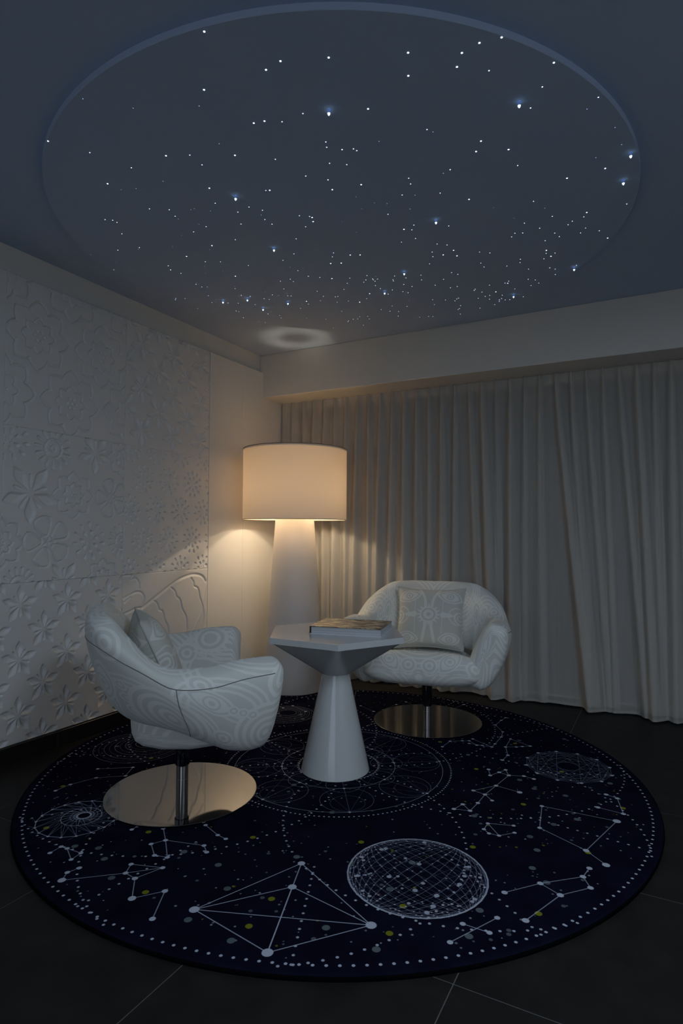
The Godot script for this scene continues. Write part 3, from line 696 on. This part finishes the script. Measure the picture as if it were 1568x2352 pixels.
	for fam in 2:
		var turn := 0.5 + fam * 1.35
		for k in range(-8, 9):
			var off := sin(k / 9.0 * PI / 2.0); var last := Vector2.INF
			for q in 33:
				var t := (q / 32.0 - 0.5) * PI; var p := Vector2(sin(t), off * cos(t)).rotated(turn) * gr + gc
				if last != Vector2.INF: line(last, p, 0.0021, white, 0.5)
				if q % 3 == k % 3 and q > 1 and q < 31: dot(p, 0.0030, white, 0.8)
				last = p
			var h := off * 0.97; var hw := sqrt(1.0 - h * h)
			line(gc + Vector2(h, -hw).rotated(turn) * gr, gc + Vector2(h, hw).rotated(turn) * gr, 0.0018, white, 0.32)
	for k in 34: dot(gc + Vector2.from_angle(rng.randf() * TAU) * sqrt(rng.randf()) * gr * 0.92, rng.randf_range(0.004, 0.0085), white, 0.9)
	# spun web on the left
	var sc := rug_p(178, 1879); var so := rug_p(193, 1873); var sr := (rug_p(270, 1877) - rug_p(86, 1885)).length() * 0.5
	for k in 18:
		var a := TAU * k / 18.0; var o := sc + Vector2.from_angle(a) * sr; var m := sc.lerp(so, 0.6) + Vector2.from_angle(a + 0.5) * sr * 0.5; var i := so + Vector2.from_angle(a + 0.9) * sr * 0.16
		var o2 := sc + Vector2.from_angle(a + TAU / 18.0) * sr; var m2 := sc.lerp(so, 0.6) + Vector2.from_angle(a + 0.5 + TAU / 18.0) * sr * 0.5
		line(o, o2, 0.0034, white, 0.85); line(o, m, 0.0022, white, 0.6); line(o, so + Vector2.from_angle(a + 1.9) * sr * 0.2, 0.0020, white, 0.55); line(m, m2, 0.003, white, 0.8); line(m, i, 0.0024, white, 0.7); line(o, m2, 0.002, white, 0.45)
		line(o, o.lerp(sc, -0.13) + Vector2.from_angle(a + 1.57) * sr * 0.18, 0.002, white, 0.5); dot(o, 0.0052, white)
	circle(so, sr * 0.17, 0.006, white, 0.85); circle(so, sr * 0.25, 0.003, white, 0.7); circle(so, sr * 0.34, 0.0022, white, 0.6)
	# faceted ring on the right
	var fc := rug_p(1304, 1760); var fr := (rug_p(1402, 1765) - rug_p(1208, 1755)).length() * 0.5; var fn := []
	for k in 12: fn.append(fc + Vector2.from_angle(TAU * k / 12.0 + 0.1) * fr)
	for i in 12:
		for s in [1, 2, 3, 4, 5]: line(fn[i], fn[(i + s) % 12], 0.0022, white, 0.5)
		dot(fn[i], 0.0075, white)
	# ringed planet under the left chair, and a second one behind the table
	for c in [[rug_p(322, 1714), rug_p(345, 1706), 0.22], [rug_p(655, 1640), rug_p(660, 1637), 0.17]]:
		for k in 9: circle(c[0].lerp(c[1], k / 8.0), c[2] * (1.0 - k * 0.085), 0.0022, white, 0.42 if k % 2 else 0.7)
		for k in 48: line(c[0] + Vector2.from_angle(TAU * k / 48.0) * c[2], c[1] + Vector2.from_angle(TAU * k / 48.0 + 0.3) * c[2] * 0.4, 0.0014, white, 0.22)
	for k in 10:
		var a := rug_p(620 + k * 52, 1612 + (k % 3) * 9); var b := rug_p(650 + k * 52, 1618 + ((k + 1) % 3) * 8); line(a, b, 0.003, white, 0.6); dot(a, 0.008, white); dot(b, 0.008, white)
	M.rug = mat(Color(1, 1, 1), 1.0, 0.0, 0.0); M.rug.albedo_texture = canvas_texture()
	var root := thing("star_map_rug", Vector3(RUG.x, 0, RUG.y)); tag(root, "round navy rug printed with white constellations and globes", "rug")
	var rows := []; var uvs := []
	for i in 13:
		var r: float = (RUG_R - 0.012) * i / 10.0 if i <= 10 else RUG_R - 0.012 + [0.0, 0.006, 0.010][i - 10]; var y: float = 0.016 if i <= 10 else [0.016, 0.0150, 0.0125][i - 10]
		var row := PackedVector3Array(); var ur := PackedVector2Array()
		for j in 181:
			var p: Vector2 = Vector2.from_angle(TAU * j / 180.0) * r; row.append(Vector3(p.x, y, p.y)); ur.append((p - c0) / (RUG_R * 2.0 + 0.02))
		rows.append(row); uvs.append(ur)
	var g := Geo.new(); g.grid(rows, uvs, -1, true)
	if g.n[400].y < 0.0:
		g = Geo.new(); g.grid(rows, uvs, 1, true)
	obj("pile", g.mesh(), M.rug, root)
	var e := Geo.new(); e.lathe([[[RUG_R - 0.003, 0.0125], [RUG_R + 0.001, 0.011], [RUG_R + 0.002, 0.006], [RUG_R, 0.0]]], 180); obj("binding", e.mesh(), M.binding, root)

# ------------------------------------------------------------------ lamp
func build_lamp():
	var root := thing("floor_lamp", Vector3(LAMP.x, 0.016, LAMP.y)); tag(root, "tall white cone floor lamp with broad glowing drum shade", "floor lamp")
	var lo := 1.162; var hi := 1.650; var R := 0.360
	var b := Geo.new(); b.lathe([[[0.0, 0.0], [0.204, 0.0]], [[0.204, 0.0], [0.207, 0.004]], [[0.207, 0.004], [0.192, 0.26], [0.177, 0.52], [0.152, 0.90], [0.136, 1.14], [0.126, 1.27]], [[0.126, 1.27], [0.123, 1.274]], [[0.123, 1.274], [0.0, 1.274]]], 72)
	obj("base", b.mesh(), M.lamp_base, root)
	var s := Geo.new(); s.lathe([[[R, lo], [R, (lo + hi) * 0.5], [R, hi]]], 96)
	var sh := obj("shade", s.mesh(), M.shade, root)
	for y in [lo, hi]:
		var p := PackedVector3Array()
		for k in 97: p.append(Vector3(sin(TAU * k / 96.0) * R, y, cos(TAU * k / 96.0) * R))
		var t := Geo.new(); t.tube(p, 0.0022, 6); obj("rim", t.mesh(), M.rim, sh)
	# closed top with a spoked ring through which a bulb shines up
	var top := Geo.new(); top.lathe([[[0.0365, hi - 0.012], [0.2, hi - 0.012], [R - 0.002, hi - 0.012]]], 72); obj("top_cover", top.mesh(), M.diffuser, root)
	var hub := Geo.new(); hub.lathe([[[0.0, hi - 0.012], [0.0168, hi - 0.012]]], 32)
	for k in 4:
		var d := Vector3(sin(TAU * k / 4.0 + 0.45), 0, cos(TAU * k / 4.0 + 0.45)); hub.tube(PackedVector3Array([d * 0.012 + Vector3(0, hi - 0.012, 0), d * 0.040 + Vector3(0, hi - 0.012, 0)]), 0.0009, 6)
	obj("spoked_hub", hub.mesh(), M.white_metal, root)
	# white cup that keeps the small up-light apart from the bulbs round it
	var cup := Geo.new(); cup.lathe([[[0.0, 1.486], [0.046, 1.486]], [[0.046, 1.486], [0.046, hi - 0.012]]], 40); obj("uplight_cup", cup.mesh(), M.white_metal, root)
	var bulb_m := SphereMesh.new(); bulb_m.radius = 0.022; bulb_m.height = 0.044; bulb_m.radial_segments = 16; bulb_m.rings = 8
	var small_m := SphereMesh.new(); small_m.radius = 0.009; small_m.height = 0.018; small_m.radial_segments = 12; small_m.rings = 6
	var spots := [[0.0, 1.500, 0.0, 1.9]]
	for k in 3:
		var a := TAU * k / 3.0 + PI / 2; spots.append([sin(a) * 0.14, 1.365, cos(a) * 0.14, 1.25])
	for q in spots:
		var m := obj("bulb", small_m if q[1] > 1.45 else bulb_m, M.bulb, root); m.position = Vector3(q[0], q[1], q[2])
		var l := OmniLight3D.new(); l.name = "bulb_light"; root.add_child(l, true); l.position = m.position
		l.light_color = Color(1.0, 0.925, 0.79); l.light_energy = 0.095 * q[3]; l.omni_range = 12.0; l.omni_attenuation = 2.0; l.light_size = 0.003 if q[1] > 1.45 else 0.005; l.shadow_enabled = true

# ------------------------------------------------------------------ table and book
func build_table_and_book():
	var root := thing("side_table", Vector3(TABLE.x, 0.016, TABLE.y)); tag(root, "white side table with hexagonal top on a conical foot", "table")
	var h := 0.640 - 0.016; var R := 0.335; var th := 0.026; var neck := 0.435
	var top := Geo.new(); var hx: Array[Vector3] = []
	for k in 6:
		var a := deg_to_rad(30.0 + 60.0 * k); hx.append(Vector3(sin(a), 0, cos(a)))
	var ch := 0.0015
	for k in 6:
		var p := hx[k]; var q := hx[(k + 1) % 6]; var o := (p + q)
		top.tri(Vector3(0, h, 0), p * (R - ch) + Vector3(0, h, 0), q * (R - ch) + Vector3(0, h, 0), Vector3.UP)
		top.quad(p * (R - ch) + Vector3(0, h, 0), q * (R - ch) + Vector3(0, h, 0), q * R + Vector3(0, h - ch, 0), p * R + Vector3(0, h - ch, 0), o + Vector3.UP)
		top.quad(p * R + Vector3(0, h - ch, 0), q * R + Vector3(0, h - ch, 0), q * R + Vector3(0, h - th, 0), p * R + Vector3(0, h - th, 0), o)
		top.tri(Vector3(0, h - th, 0), p * R + Vector3(0, h - th, 0), q * R + Vector3(0, h - th, 0), Vector3.DOWN)
	obj("tabletop", top.mesh(), M.table, root)
	var rows := []
	for i in 9:
		var t := i / 8.0; var row := PackedVector3Array()
		for j in 97:
			var a := TAU * j / 96.0; var local := fposmod(a - deg_to_rad(30.0), TAU / 6.0) - TAU / 12.0
			var hex_r := (R - 0.012) * cos(PI / 6.0) / cos(local); var rr := lerpf(hex_r, 0.0635, t)
			row.append(Vector3(sin(a) * rr, lerpf(h - th, neck, t), cos(a) * rr))
		rows.append(row)
	var fg := Geo.new(); fg.grid(rows, [], 0, true); obj("funnel", fg.mesh(), M.table, root)
	var cg := Geo.new(); cg.lathe([[[0.0, 0.0], [0.152, 0.0]], [[0.152, 0.0], [0.155, 0.003]], [[0.155, 0.003], [0.108, 0.22], [0.0615, neck]], [[0.0615, neck], [0.0, neck]]], 72); obj("foot", cg.mesh(), M.table, root)
	# book
	var th2 := 0.036; var b := [Vector2(-1.405, -2.335), Vector2(-1.085, -2.405), Vector2(-1.135, -2.655)]
	var ux: Vector2 = (b[1] - b[0]).normalized(); var bw: float = b[0].distance_to(b[1]); var bd := 0.255; var uz := Vector2(ux.y, -ux.x)
	var mid: Vector2 = (b[0] + b[1]) * 0.5 + uz * bd * 0.5
	var bk := thing("art_book", Vector3(mid.x, 0.640, mid.y), -ux.angle()); tag(bk, "thick hardcover art book with brown photo cover lying on the side table", "book")
	var tex := FastNoiseLite.new(); tex.seed = 12; tex.frequency = 0.012; tex.fractal_octaves = 5
	var im := Image.create(256, 256, false, Image.FORMAT_RGB8)
	for y in 256:
		for x in 256:
			var q := tex.get_noise_2d(x * 1.3, y * 1.9) * 0.5 + 0.5; var w := tex.get_noise_2d(x * 5.0 + 900, y * 6.0) * 0.5 + 0.5
			var c := Color(0.30, 0.22, 0.13).lerp(Color(0.86, 0.79, 0.66), smoothstep(0.28, 0.68, q)); c = c.lerp(Color(0.12, 0.12, 0.17), smoothstep(0.60, 0.72, w) * (0.4 + 0.6 * smoothstep(200.0, 250.0, y)))
			im.set_pixel(x, y, c)
	var cover := mat(Color(1, 1, 1), 0.28); cover.albedo_texture = ImageTexture.create_from_image(im)
	var cvr := Geo.new(); cvr.box(Vector3(0, th2 - 0.0015, 0), Vector3(bw, 0.003, bd), 0.0006)
	for k in cvr.v.size(): cvr.uv[k] = Vector2(cvr.v[k].x / bw + 0.5, cvr.v[k].z / bd + 0.5)
	obj("front_cover", cvr.mesh(), cover, bk)
	obj("back_cover", boxes([[Vector3(0, 0.0015, 0), Vector3(bw, 0.003, bd)]], 0.0006), mat(Color(0.82, 0.83, 0.86), 0.4), bk)
	var pg := mat(Color(1, 1, 1), 0.85); var pim := Image.create(4, 64, false, Image.FORMAT_RGB8); var pr := RandomNumberGenerator.new(); pr.seed = 5
	for y in 64:
		var v := pr.randf_range(0.62, 0.80)
		for x in 4: pim.set_pixel(x, y, Color(v, v * 1.01, v * 1.03))
	pg.albedo_texture = ImageTexture.create_from_image(pim)
	var pgg := Geo.new(); pgg.box(Vector3(0.002, th2 * 0.5, 0), Vector3(bw - 0.010, th2 - 0.006, bd - 0.010))
	for k in pgg.v.size(): pgg.uv[k] = Vector2(pgg.v[k].x + pgg.v[k].z, pgg.v[k].y / th2)
	obj("page_block", pgg.mesh(), pg, bk)
	obj("spine", boxes([[Vector3(-bw * 0.5 + 0.0015, th2 * 0.5, 0), Vector3(0.003, th2 - 0.006, bd)]], 0.0005), cover, bk)

# ------------------------------------------------------------------ armchairs
func fabric_texture(kind: int) -> ImageTexture:
	var light := Color(0.905, 0.908, 0.888); var dark := Color(0.838, 0.842, 0.820)
	if kind == 2:
		light = Color(0.865, 0.868, 0.845); dark = Color(0.785, 0.785, 0.755)
	var rng := RandomNumberGenerator.new(); rng.seed = 100 + kind
	canvas(1024, 1.0, Vector2.ZERO, dark)
	var target := func(p: Vector2, r: float, n: int):
		for k in n:
			var ro := r * (1.0 - float(k) / n); dot(p, ro, light if k % 2 == 0 else dark)
	var eye := func(p: Vector2, r: float, turn: float):
		for q in [[1.0, light], [0.84, dark], [0.70, light]]:
			var rr: float = r * q[0]; var b := int(rr * cs) + 2; var pc := p * cs
			for y in range(maxi(0, int(pc.y) - b), mini(cn - 1, int(pc.y) + b)):
				for x in range(maxi(0, int(pc.x) - b), mini(cn - 1, int(pc.x) + b)):
					var d := (Vector2(x, y) / cs - p).rotated(-turn); d.y = absf(d.y) + rr * 0.62
					if d.length() < rr * 1.18: mix_px(x, y, q[1], 1.0)
		dot(p, r * 0.34, dark); dot(p, r * 0.26, light); dot(p, r * 0.12, dark)
	var sun := func(p: Vector2, r: float):
		for k in 16:
			var a := TAU * k / 16.0
			for q in 9: dot(p + Vector2.from_angle(a) * r * (0.85 + q * 0.07), r * 0.17 * (1.0 - q / 9.0), light)
		target.call(p, r, 5); dot(p, r * 0.2, dark)
	if kind == 0:
		# filler arcs, then the large targets of the outer shell
		for k in 16:
			var p := Vector2(rng.randf(), rng.randf()); var r := rng.randf_range(0.10, 0.20)
			for q in 3: circle(p, r + q * 0.022, 0.010, light, 0.9)
		for k in 34: target.call(Vector2(rng.randf(), rng.randf()), rng.randf_range(0.022, 0.05), 4)
		eye.call(Vector2(0.23, 0.23), 0.10, 1.25); eye.call(Vector2(0.62, 0.30), 0.085, -0.5); eye.call(Vector2(0.12, 0.62), 0.10, 0.2); eye.call(Vector2(0.52, 0.78), 0.09, 0.4)
		for k in 3: target.call(Vector2(0.315, 0.14 + 0.055 * k), 0.024, 3)
		target.call(Vector2(0.45, 0.16), 0.135, 9); target.call(Vector2(0.81, 0.155), 0.135, 9); target.call(Vector2(0.63, 0.14), 0.042, 4); target.call(Vector2(0.62, 0.05), 0.036, 4)
		for k in 3: target.call(Vector2(0.685 + 0.03 * k, 0.27 - 0.012 * k), 0.020, 3)
		target.call(Vector2(0.30, 0.40), 0.06, 4); target.call(Vector2(0.86, 0.36), 0.07, 5); target.call(Vector2(0.05, 0.42), 0.07, 5)
		sun.call(Vector2(0.74, 0.56), 0.065); sun.call(Vector2(0.35, 0.62), 0.06); target.call(Vector2(0.92, 0.58), 0.06, 5)
	elif kind == 1:
		# seat: mirrored half, u = |x|, v from underneath over the front edge to the back
		for k in 8: circle(Vector2(0.0, 0.52), 0.06 + 0.03 * k, 0.011, light, 0.95)
		for k in 7: circle(Vector2(0.22, 0.10), 0.03 + 0.026 * k, 0.010, light, 0.8)
		eye.call(Vector2(0.16, 0.30), 0.088, 0.9); target.call(Vector2(0.055, 0.27), 0.045, 4); dot(Vector2(0.0, 0.215), 0.02, light)
		for k in 4: target.call(Vector2(0.03 + 0.05 * k, 0.375 + 0.012 * k), 0.016, 3)
		target.call(Vector2(0.29, 0.27), 0.05, 4)
		for k in 30: target.call(Vector2(rng.randf_range(0.4, 1.0), rng.randf()), rng.randf_range(0.03, 0.09), 5)
		for k in 10: target.call(Vector2(rng.randf_range(0.0, 0.4), rng.randf_range(0.62, 1.0)), rng.randf_range(0.03, 0.08), 5)
	else:
		# cushion: mirrored print round a central target, drawn on 1 m for a 0.42 m cushion
		for s in [-1.0, 1.0]:
			var c := Vector2(0.5, 0.5)
			eye.call(c + Vector2(0.30 * s, -0.31), 0.20, 0.25 * s); target.call(c + Vector2(0.30 * s, -0.31), 0.075, 4)
			eye.call(c + Vector2(0.30 * s, 0.36), 0.17, -0.2 * s); target.call(c + Vector2(0.30 * s, 0.37), 0.065, 4)
			for k in 14:
				var t := k / 13.0; dot(c + Vector2((0.045 + 0.10 * t * t) * s, -0.12 - 0.32 * t), 0.020, light); dot(c + Vector2((0.035 + 0.05 * t) * s, 0.12 + 0.30 * t), 0.022, light)
				line(c + Vector2(0.20 * s, -0.24), c + Vector2(0.19 * s, 0.28), 0.007, light)
			for k in 4: dot(c + Vector2((0.21 + 0.055 * k) * s, 0.0), 0.045 - 0.009 * k, light)
			target.call(c + Vector2(0.47 * s, 0.02), 0.10, 4); circle(c + Vector2(0.42 * s, 0.0), 0.13, 0.02, light, 0.8)
		sun.call(Vector2(0.5, 0.5), 0.125); target.call(Vector2(0.5, 0.5), 0.125, 5); dot(Vector2(0.5, 0.5), 0.05, light); dot(Vector2(0.5, 0.5), 0.03, dark)
	# fine weave
	for y in cn:
		for x in cn:
			var k := (0.010 if (x / 2 + y / 2) % 2 == 0 else -0.010) + rng.randf_range(-0.012, 0.012); var o := (y * cn + x) * 3
			cv[o] += k; cv[o + 1] += k; cv[o + 2] += k
	return canvas_texture()

func fabric(kind: int) -> StandardMaterial3D:
	var m := mat(Color(1, 1, 1), 0.9, 0.0, 0.2); m.albedo_texture = fabric_texture(kind); m.rim_enabled = true; m.rim = 0.2; return m

# keys of the shell, from the middle of the back (a = 0) to the end of an arm (a = 1): bottom and top of its core, thickness
const SHELL := [
	[0.00, Vector3(0.000, 0.458, -0.230), Vector3(0.000, 0.730, -0.325), 0.128],
	[0.16, Vector3(0.130, 0.458, -0.223), Vector3(0.150, 0.730, -0.321), 0.128],
	[0.30, Vector3(0.235, 0.456, -0.185), Vector3(0.275, 0.715, -0.290), 0.128],
	[0.44, Vector3(0.298, 0.444, -0.108), Vector3(0.355, 0.645, -0.205), 0.134],
	[0.58, Vector3(0.318, 0.398, -0.005), Vector3(0.386, 0.557, -0.085), 0.145],
	[0.72, Vector3(0.318, 0.360, 0.092), Vector3(0.395, 0.540, 0.040), 0.151],
	[0.86, Vector3(0.314, 0.347, 0.180), Vector3(0.395, 0.554, 0.155), 0.154],
	[1.00, Vector3(0.304, 0.348, 0.238), Vector3(0.383, 0.558, 0.262), 0.154]]
func shell_key(a: float) -> Array:
	var k := 0
	while k < SHELL.size() - 2 and SHELL[k + 1][0] < a: k += 1
	var t: float = (a - SHELL[k][0]) / (SHELL[k + 1][0] - SHELL[k][0])
	var before: Array = SHELL[k - 1] if k > 0 else [0, SHELL[1][1] * Vector3(-1, 1, 1), SHELL[1][2] * Vector3(-1, 1, 1), SHELL[1][3]]
	var after: Array = SHELL[mini(k + 2, SHELL.size() - 1)]
	return [SHELL[k][1].cubic_interpolate(SHELL[k + 1][1], before[1], after[1], t), SHELL[k][2].cubic_interpolate(SHELL[k + 1][2], before[2], after[2], t), lerpf(SHELL[k][3], SHELL[k + 1][3], t)]
func shell_frame(s: float) -> Array:
	# middle, outward, along the height, half thickness, half height
	var k := shell_key(absf(s)); var sg := -1.0 if s < 0.0 else 1.0; var f := Vector3(sg, 1, 1)
	var e := 0.004; var a1 := minf(absf(s) + e, 1.0); var a0 := maxf(absf(s) - e, 0.0)
	var q1 := shell_key(a1); var q0 := shell_key(a0)
	var tan3: Vector3 = ((q1[0] + q1[1]) - (q0[0] + q0[1])) * f * sg; tan3.y = 0.0
	if absf(s) < e: tan3 = Vector3(1, 0, 0)
	tan3 = tan3.normalized()
	var B: Vector3 = k[0] * f; var T: Vector3 = k[1] * f; var ed := (T - B).normalized()
	var out := tan3.cross(Vector3.UP).normalized()       # to the back at s = 0
	if out.dot((B + T) * Vector3(0.5, 0, 0.5) - Vector3(0, 0, 0.1)) < 0.0: out = -out
	var en := (out - ed * out.dot(ed)).normalized()
	var th: float = k[2]
	return [(B + T) * 0.5, en, ed, th * 0.5, (T - B).length() * 0.5 + th * 0.46, tan3 * sg]
func shell_loop(fr: Array, inset: float, push: Vector3) -> PackedVector3Array:
	var o := PackedVector3Array(); var n := 48
	for k in n + 1:
		var g := -PI / 2 + TAU * k / n; var c := cos(g); var s := sin(g)
		var x: float = signf(c) * pow(absf(c), 0.62) * (fr[3] - inset); var y: float = signf(s) * pow(absf(s), 0.72) * (fr[4] - inset)
		if c > 0.0: x *= 1.0 + 0.12 * (1.0 - absf(s))            # outer face slightly fuller
		o.append(fr[0] + fr[1] * x + fr[2] * y + push)
	return o

func build_chairs():
	var fab := fabric(0); var seat_fab := fabric(1); var cush := fabric(2)
	var root := thing("swivel_armchair", Vector3(CHAIR_A.x, 0.016, CHAIR_A.y), deg_to_rad(139.0))
	tag(root, "pale printed swivel armchair beside the carved flower wall", "armchair", "printed swivel armchairs round the table")
	var dy := -0.016
	# upholstered shell: arms and back in one sweep
	var rows := []; var uvs := []; var n := 84; var arc := [0.0]; var mids := []
	for i in n + 1: mids.append(shell_frame(-1.0 + 2.0 * i / n)[0])
	for i in n: arc.append(arc[-1] + (mids[i + 1] - mids[i]).length())
	var half: float = arc[n / 2]
	var add_row := func(loop: PackedVector3Array, u: float):
		var r := PackedVector3Array(); var ur := PackedVector2Array(); var v := 0.0
		for k in loop.size():
			if k > 0: v += loop[k].distance_to(loop[k - 1])
			r.append(loop[k] + Vector3(0, dy, 0)); ur.append(Vector2(u, v))
		rows.append(r); uvs.append(ur)
	var rc := 0.052; var fa := shell_frame(-1.0); var fb := shell_frame(1.0)
	for k in range(7, 0, -1):
		var g := PI / 2 * k / 7.0; add_row.call(shell_loop(fa, rc * (1.0 - cos(g)), fa[5] * rc * sin(g)), half + rc * g)
	for i in n + 1: add_row.call(shell_loop(shell_frame(-1.0 + 2.0 * i / n), 0.0, Vector3.ZERO), absf(arc[i] - half))
	for k in range(1, 8):
		var g := PI / 2 * k / 7.0; add_row.call(shell_loop(fb, rc * (1.0 - cos(g)), fb[5] * rc * sin(g)), half + rc * g)
	# close the ends
	for e in [0, rows.size() - 1]:
		var c := Vector3.ZERO
		for p in rows[e]: c += p
		c /= rows[e].size(); var r := PackedVector3Array(); var ur: PackedVector2Array = uvs[e].duplicate()
		for p in rows[e]: r.append(c + (p - c) * 0.02)
		for k in ur.size(): ur[k] = Vector2(ur[k].x + 0.02, ur[k].y)
		if e == 0:
			rows.push_front(r); uvs.push_front(ur)
		else:
			rows.append(r); uvs.append(ur)
	var g := Geo.new(); g.grid(rows, uvs, 0, true)
	var sh := obj("shell", g.mesh(), fab, root)
	# piped seams: along the roll on the outside, and one upright seam on each side
	for side in [-1.0, 1.0]:
		var p := PackedVector3Array()
		for i in 41:
			var s: float = side * (1.0 - i / 40.0); var fr := shell_frame(s); var ang := lerpf(0.98, 0.52, i / 40.0)
			var x: float = pow(cos(ang), 0.62) * fr[3] * (1.0 + 0.12 * (1.0 - sin(ang))); var y: float = pow(sin(ang), 0.72) * fr[4]
			p.append(fr[0] + fr[1] * x + fr[2] * y + Vector3(0, dy, 0))
		var t := Geo.new(); t.tube(p, 0.0016, 6); obj("seam", t.mesh(), M.seam, sh)
		var q := PackedVector3Array()
		for i in 13:
			var f2 := shell_frame(side * lerpf(0.60, 0.525, i / 12.0))
			var ang := lerpf(0.78, -1.45, i / 12.0); var x: float = pow(cos(ang), 0.62) * f2[3] * (1.0 + 0.12 * (1.0 - absf(sin(ang)))); var y: float = signf(sin(ang)) * pow(absf(sin(ang)), 0.72) * f2[4]
			q.append(f2[0] + f2[1] * x + f2[2] * y + Vector3(0, dy, 0))
		var t2 := Geo.new(); t2.tube(q, 0.0014, 6); obj("seam", t2.mesh(), M.seam, sh)
	# seat body: rounded block that narrows to a tongue under the back
	var st := [[-0.205, 0.02, 0.330, 0.340], [-0.203, 0.10, 0.298, 0.380], [-0.192, 0.160, 0.280, 0.400], [-0.165, 0.21, 0.268, 0.420], [-0.10, 0.255, 0.260, 0.412], [0.0, 0.285, 0.259, 0.392], [0.10, 0.300, 0.264, 0.415], [0.18, 0.312, 0.272, 0.446]]
	for k in 10:
		var g0 := PI / 2 * k / 9.0; var ins := 0.078 * (1.0 - cos(g0)); st.append([0.245 + 0.078 * sin(g0), 0.320 - ins * 0.8, 0.281 + ins * 0.75, 0.460 - ins])
	st.append([0.3232, 0.12, 0.353, 0.369]); st.append([0.3233, 0.01, 0.3605, 0.3615])
	var sr := []; var su := []
	for q in st:
		var row := PackedVector3Array(); var ur := PackedVector2Array()
		for k in 57:
			var a := -PI / 2 + TAU * k / 56.0; var c := cos(a); var s := sin(a)
			var x: float = signf(c) * pow(absf(c), 0.55) * q[1]; var y: float = (q[2] + q[3]) * 0.5 + signf(s) * pow(absf(s), 0.74 if s > 0.0 else 0.62) * (q[3] - q[2]) * 0.5
			row.append(Vector3(x, y + dy, q[0])); var front := maxf(0.0, q[0] - 0.2)
			ur.append(Vector2(absf(x), (y - 0.2) + 0.08 + (0.30 - q[0] if y > (q[2] + q[3]) * 0.5 else 0.0) * 0.55))
		sr.append(row); su.append(ur)
	var sg := Geo.new(); sg.grid(sr, su, 0, true); obj("seat", sg.mesh(), seat_fab, root)
	# column and mirror-polished disc
	var up := Geo.new(); up.lathe([[[0.029, 0.118], [0.029, 0.205]]], 32); up.lathe([[[0.0, 0.118], [0.029, 0.118]]], 32); obj("upper_column", up.mesh(), M.chrome, root)
	var lw := Geo.new(); lw.lathe([[[0.0245, 0.008], [0.0245, 0.058]], [[0.0245, 0.058], [0.0252, 0.0590], [0.0245, 0.060]], [[0.0245, 0.060], [0.0245, 0.125]]], 32); obj("lower_column", lw.mesh(), M.chrome, root)
	var dk := Geo.new(); dk.lathe([[[0.0, 0.0], [0.304, 0.0]], [[0.304, 0.0], [0.306, 0.002]], [[0.306, 0.002], [0.306, 0.0065]], [[0.306, 0.0065], [0.3045, 0.008]], [[0.3045, 0.008], [0.15, 0.008], [0.0, 0.008]]], 96); obj("base_disc", dk.mesh(), M.chrome, root)
	var two: Node3D = root.duplicate(); two.name = numbered("swivel_armchair"); add_child(two)
	two.position = Vector3(CHAIR_B.x, 0.016, CHAIR_B.y); two.rotation.y = deg_to_rad(12.0)
	two.set_meta("label", "pale printed swivel armchair close in front of the sheer curtain")
	# square cushion leaning on the back
	var cr := []; var cu := []; var N := 28
	for sgn in [1.0, -1.0]:
		for i in N + 1:
			var row := PackedVector3Array(); var ur := PackedVector2Array(); var v := -1.0 + 2.0 * i / N
			if sgn < 0.0: v = -v
			for j in N + 1:
				var u := -1.0 + 2.0 * j / N
				var pull := 1.0 - 0.10 * (1.0 - pow(absf(u), 2.0)) * pow(absf(v), 3.0); var pull2 := 1.0 - 0.10 * (1.0 - pow(absf(v), 2.0)) * pow(absf(u), 3.0)
				var th := 0.078 * pow(maxf(0.0, (1.0 - pow(absf(u), 2.6)) * (1.0 - pow(absf(v), 2.6))), 0.55)
				row.append(Vector3(u * 0.205 * pull2, v * 0.19 * pull, th * sgn)); ur.append(Vector2(u * 0.5 + 0.5, 0.5 - v * 0.5))
			cr.append(row); cu.append(ur)
	var cg := Geo.new(); cg.grid(cr, cu, 0)
	var edge := PackedVector3Array()
	for k in 4 * N + 1:
		var q := k % (4 * N); var i := q / N; var t := -1.0 + 2.0 * (q % N) / N; var uv: Vector2 = [Vector2(t, -1), Vector2(1, t), Vector2(-t, 1), Vector2(-1, -t)][i]
		edge.append(Vector3(uv.x * 0.205 * (1.0 - 0.10 * (1.0 - uv.y * uv.y) * pow(absf(uv.x), 3.0)), uv.y * 0.19 * (1.0 - 0.10 * (1.0 - uv.x * uv.x) * pow(absf(uv.y), 3.0)), 0))
	var eg := Geo.new(); eg.tube(edge, 0.003, 6)
	var k2 := 0
	for c in [root, two]:
		var hold := thing("throw_cushion", Vector3.ZERO)
		hold.transform = c.transform * Transform3D(Basis(Vector3.RIGHT, deg_to_rad(-24.0)), Vector3(0.0, 0.572, -0.112))
		obj("cover", cg.mesh(), cush, hold); obj("edge_seam", eg.mesh(), M.piping, hold)
		tag(hold, ["square printed cushion in the armchair beside the carved wall", "square printed cushion in the armchair in front of the curtain"][k2], "cushion", "printed cushions in the armchairs"); k2 += 1
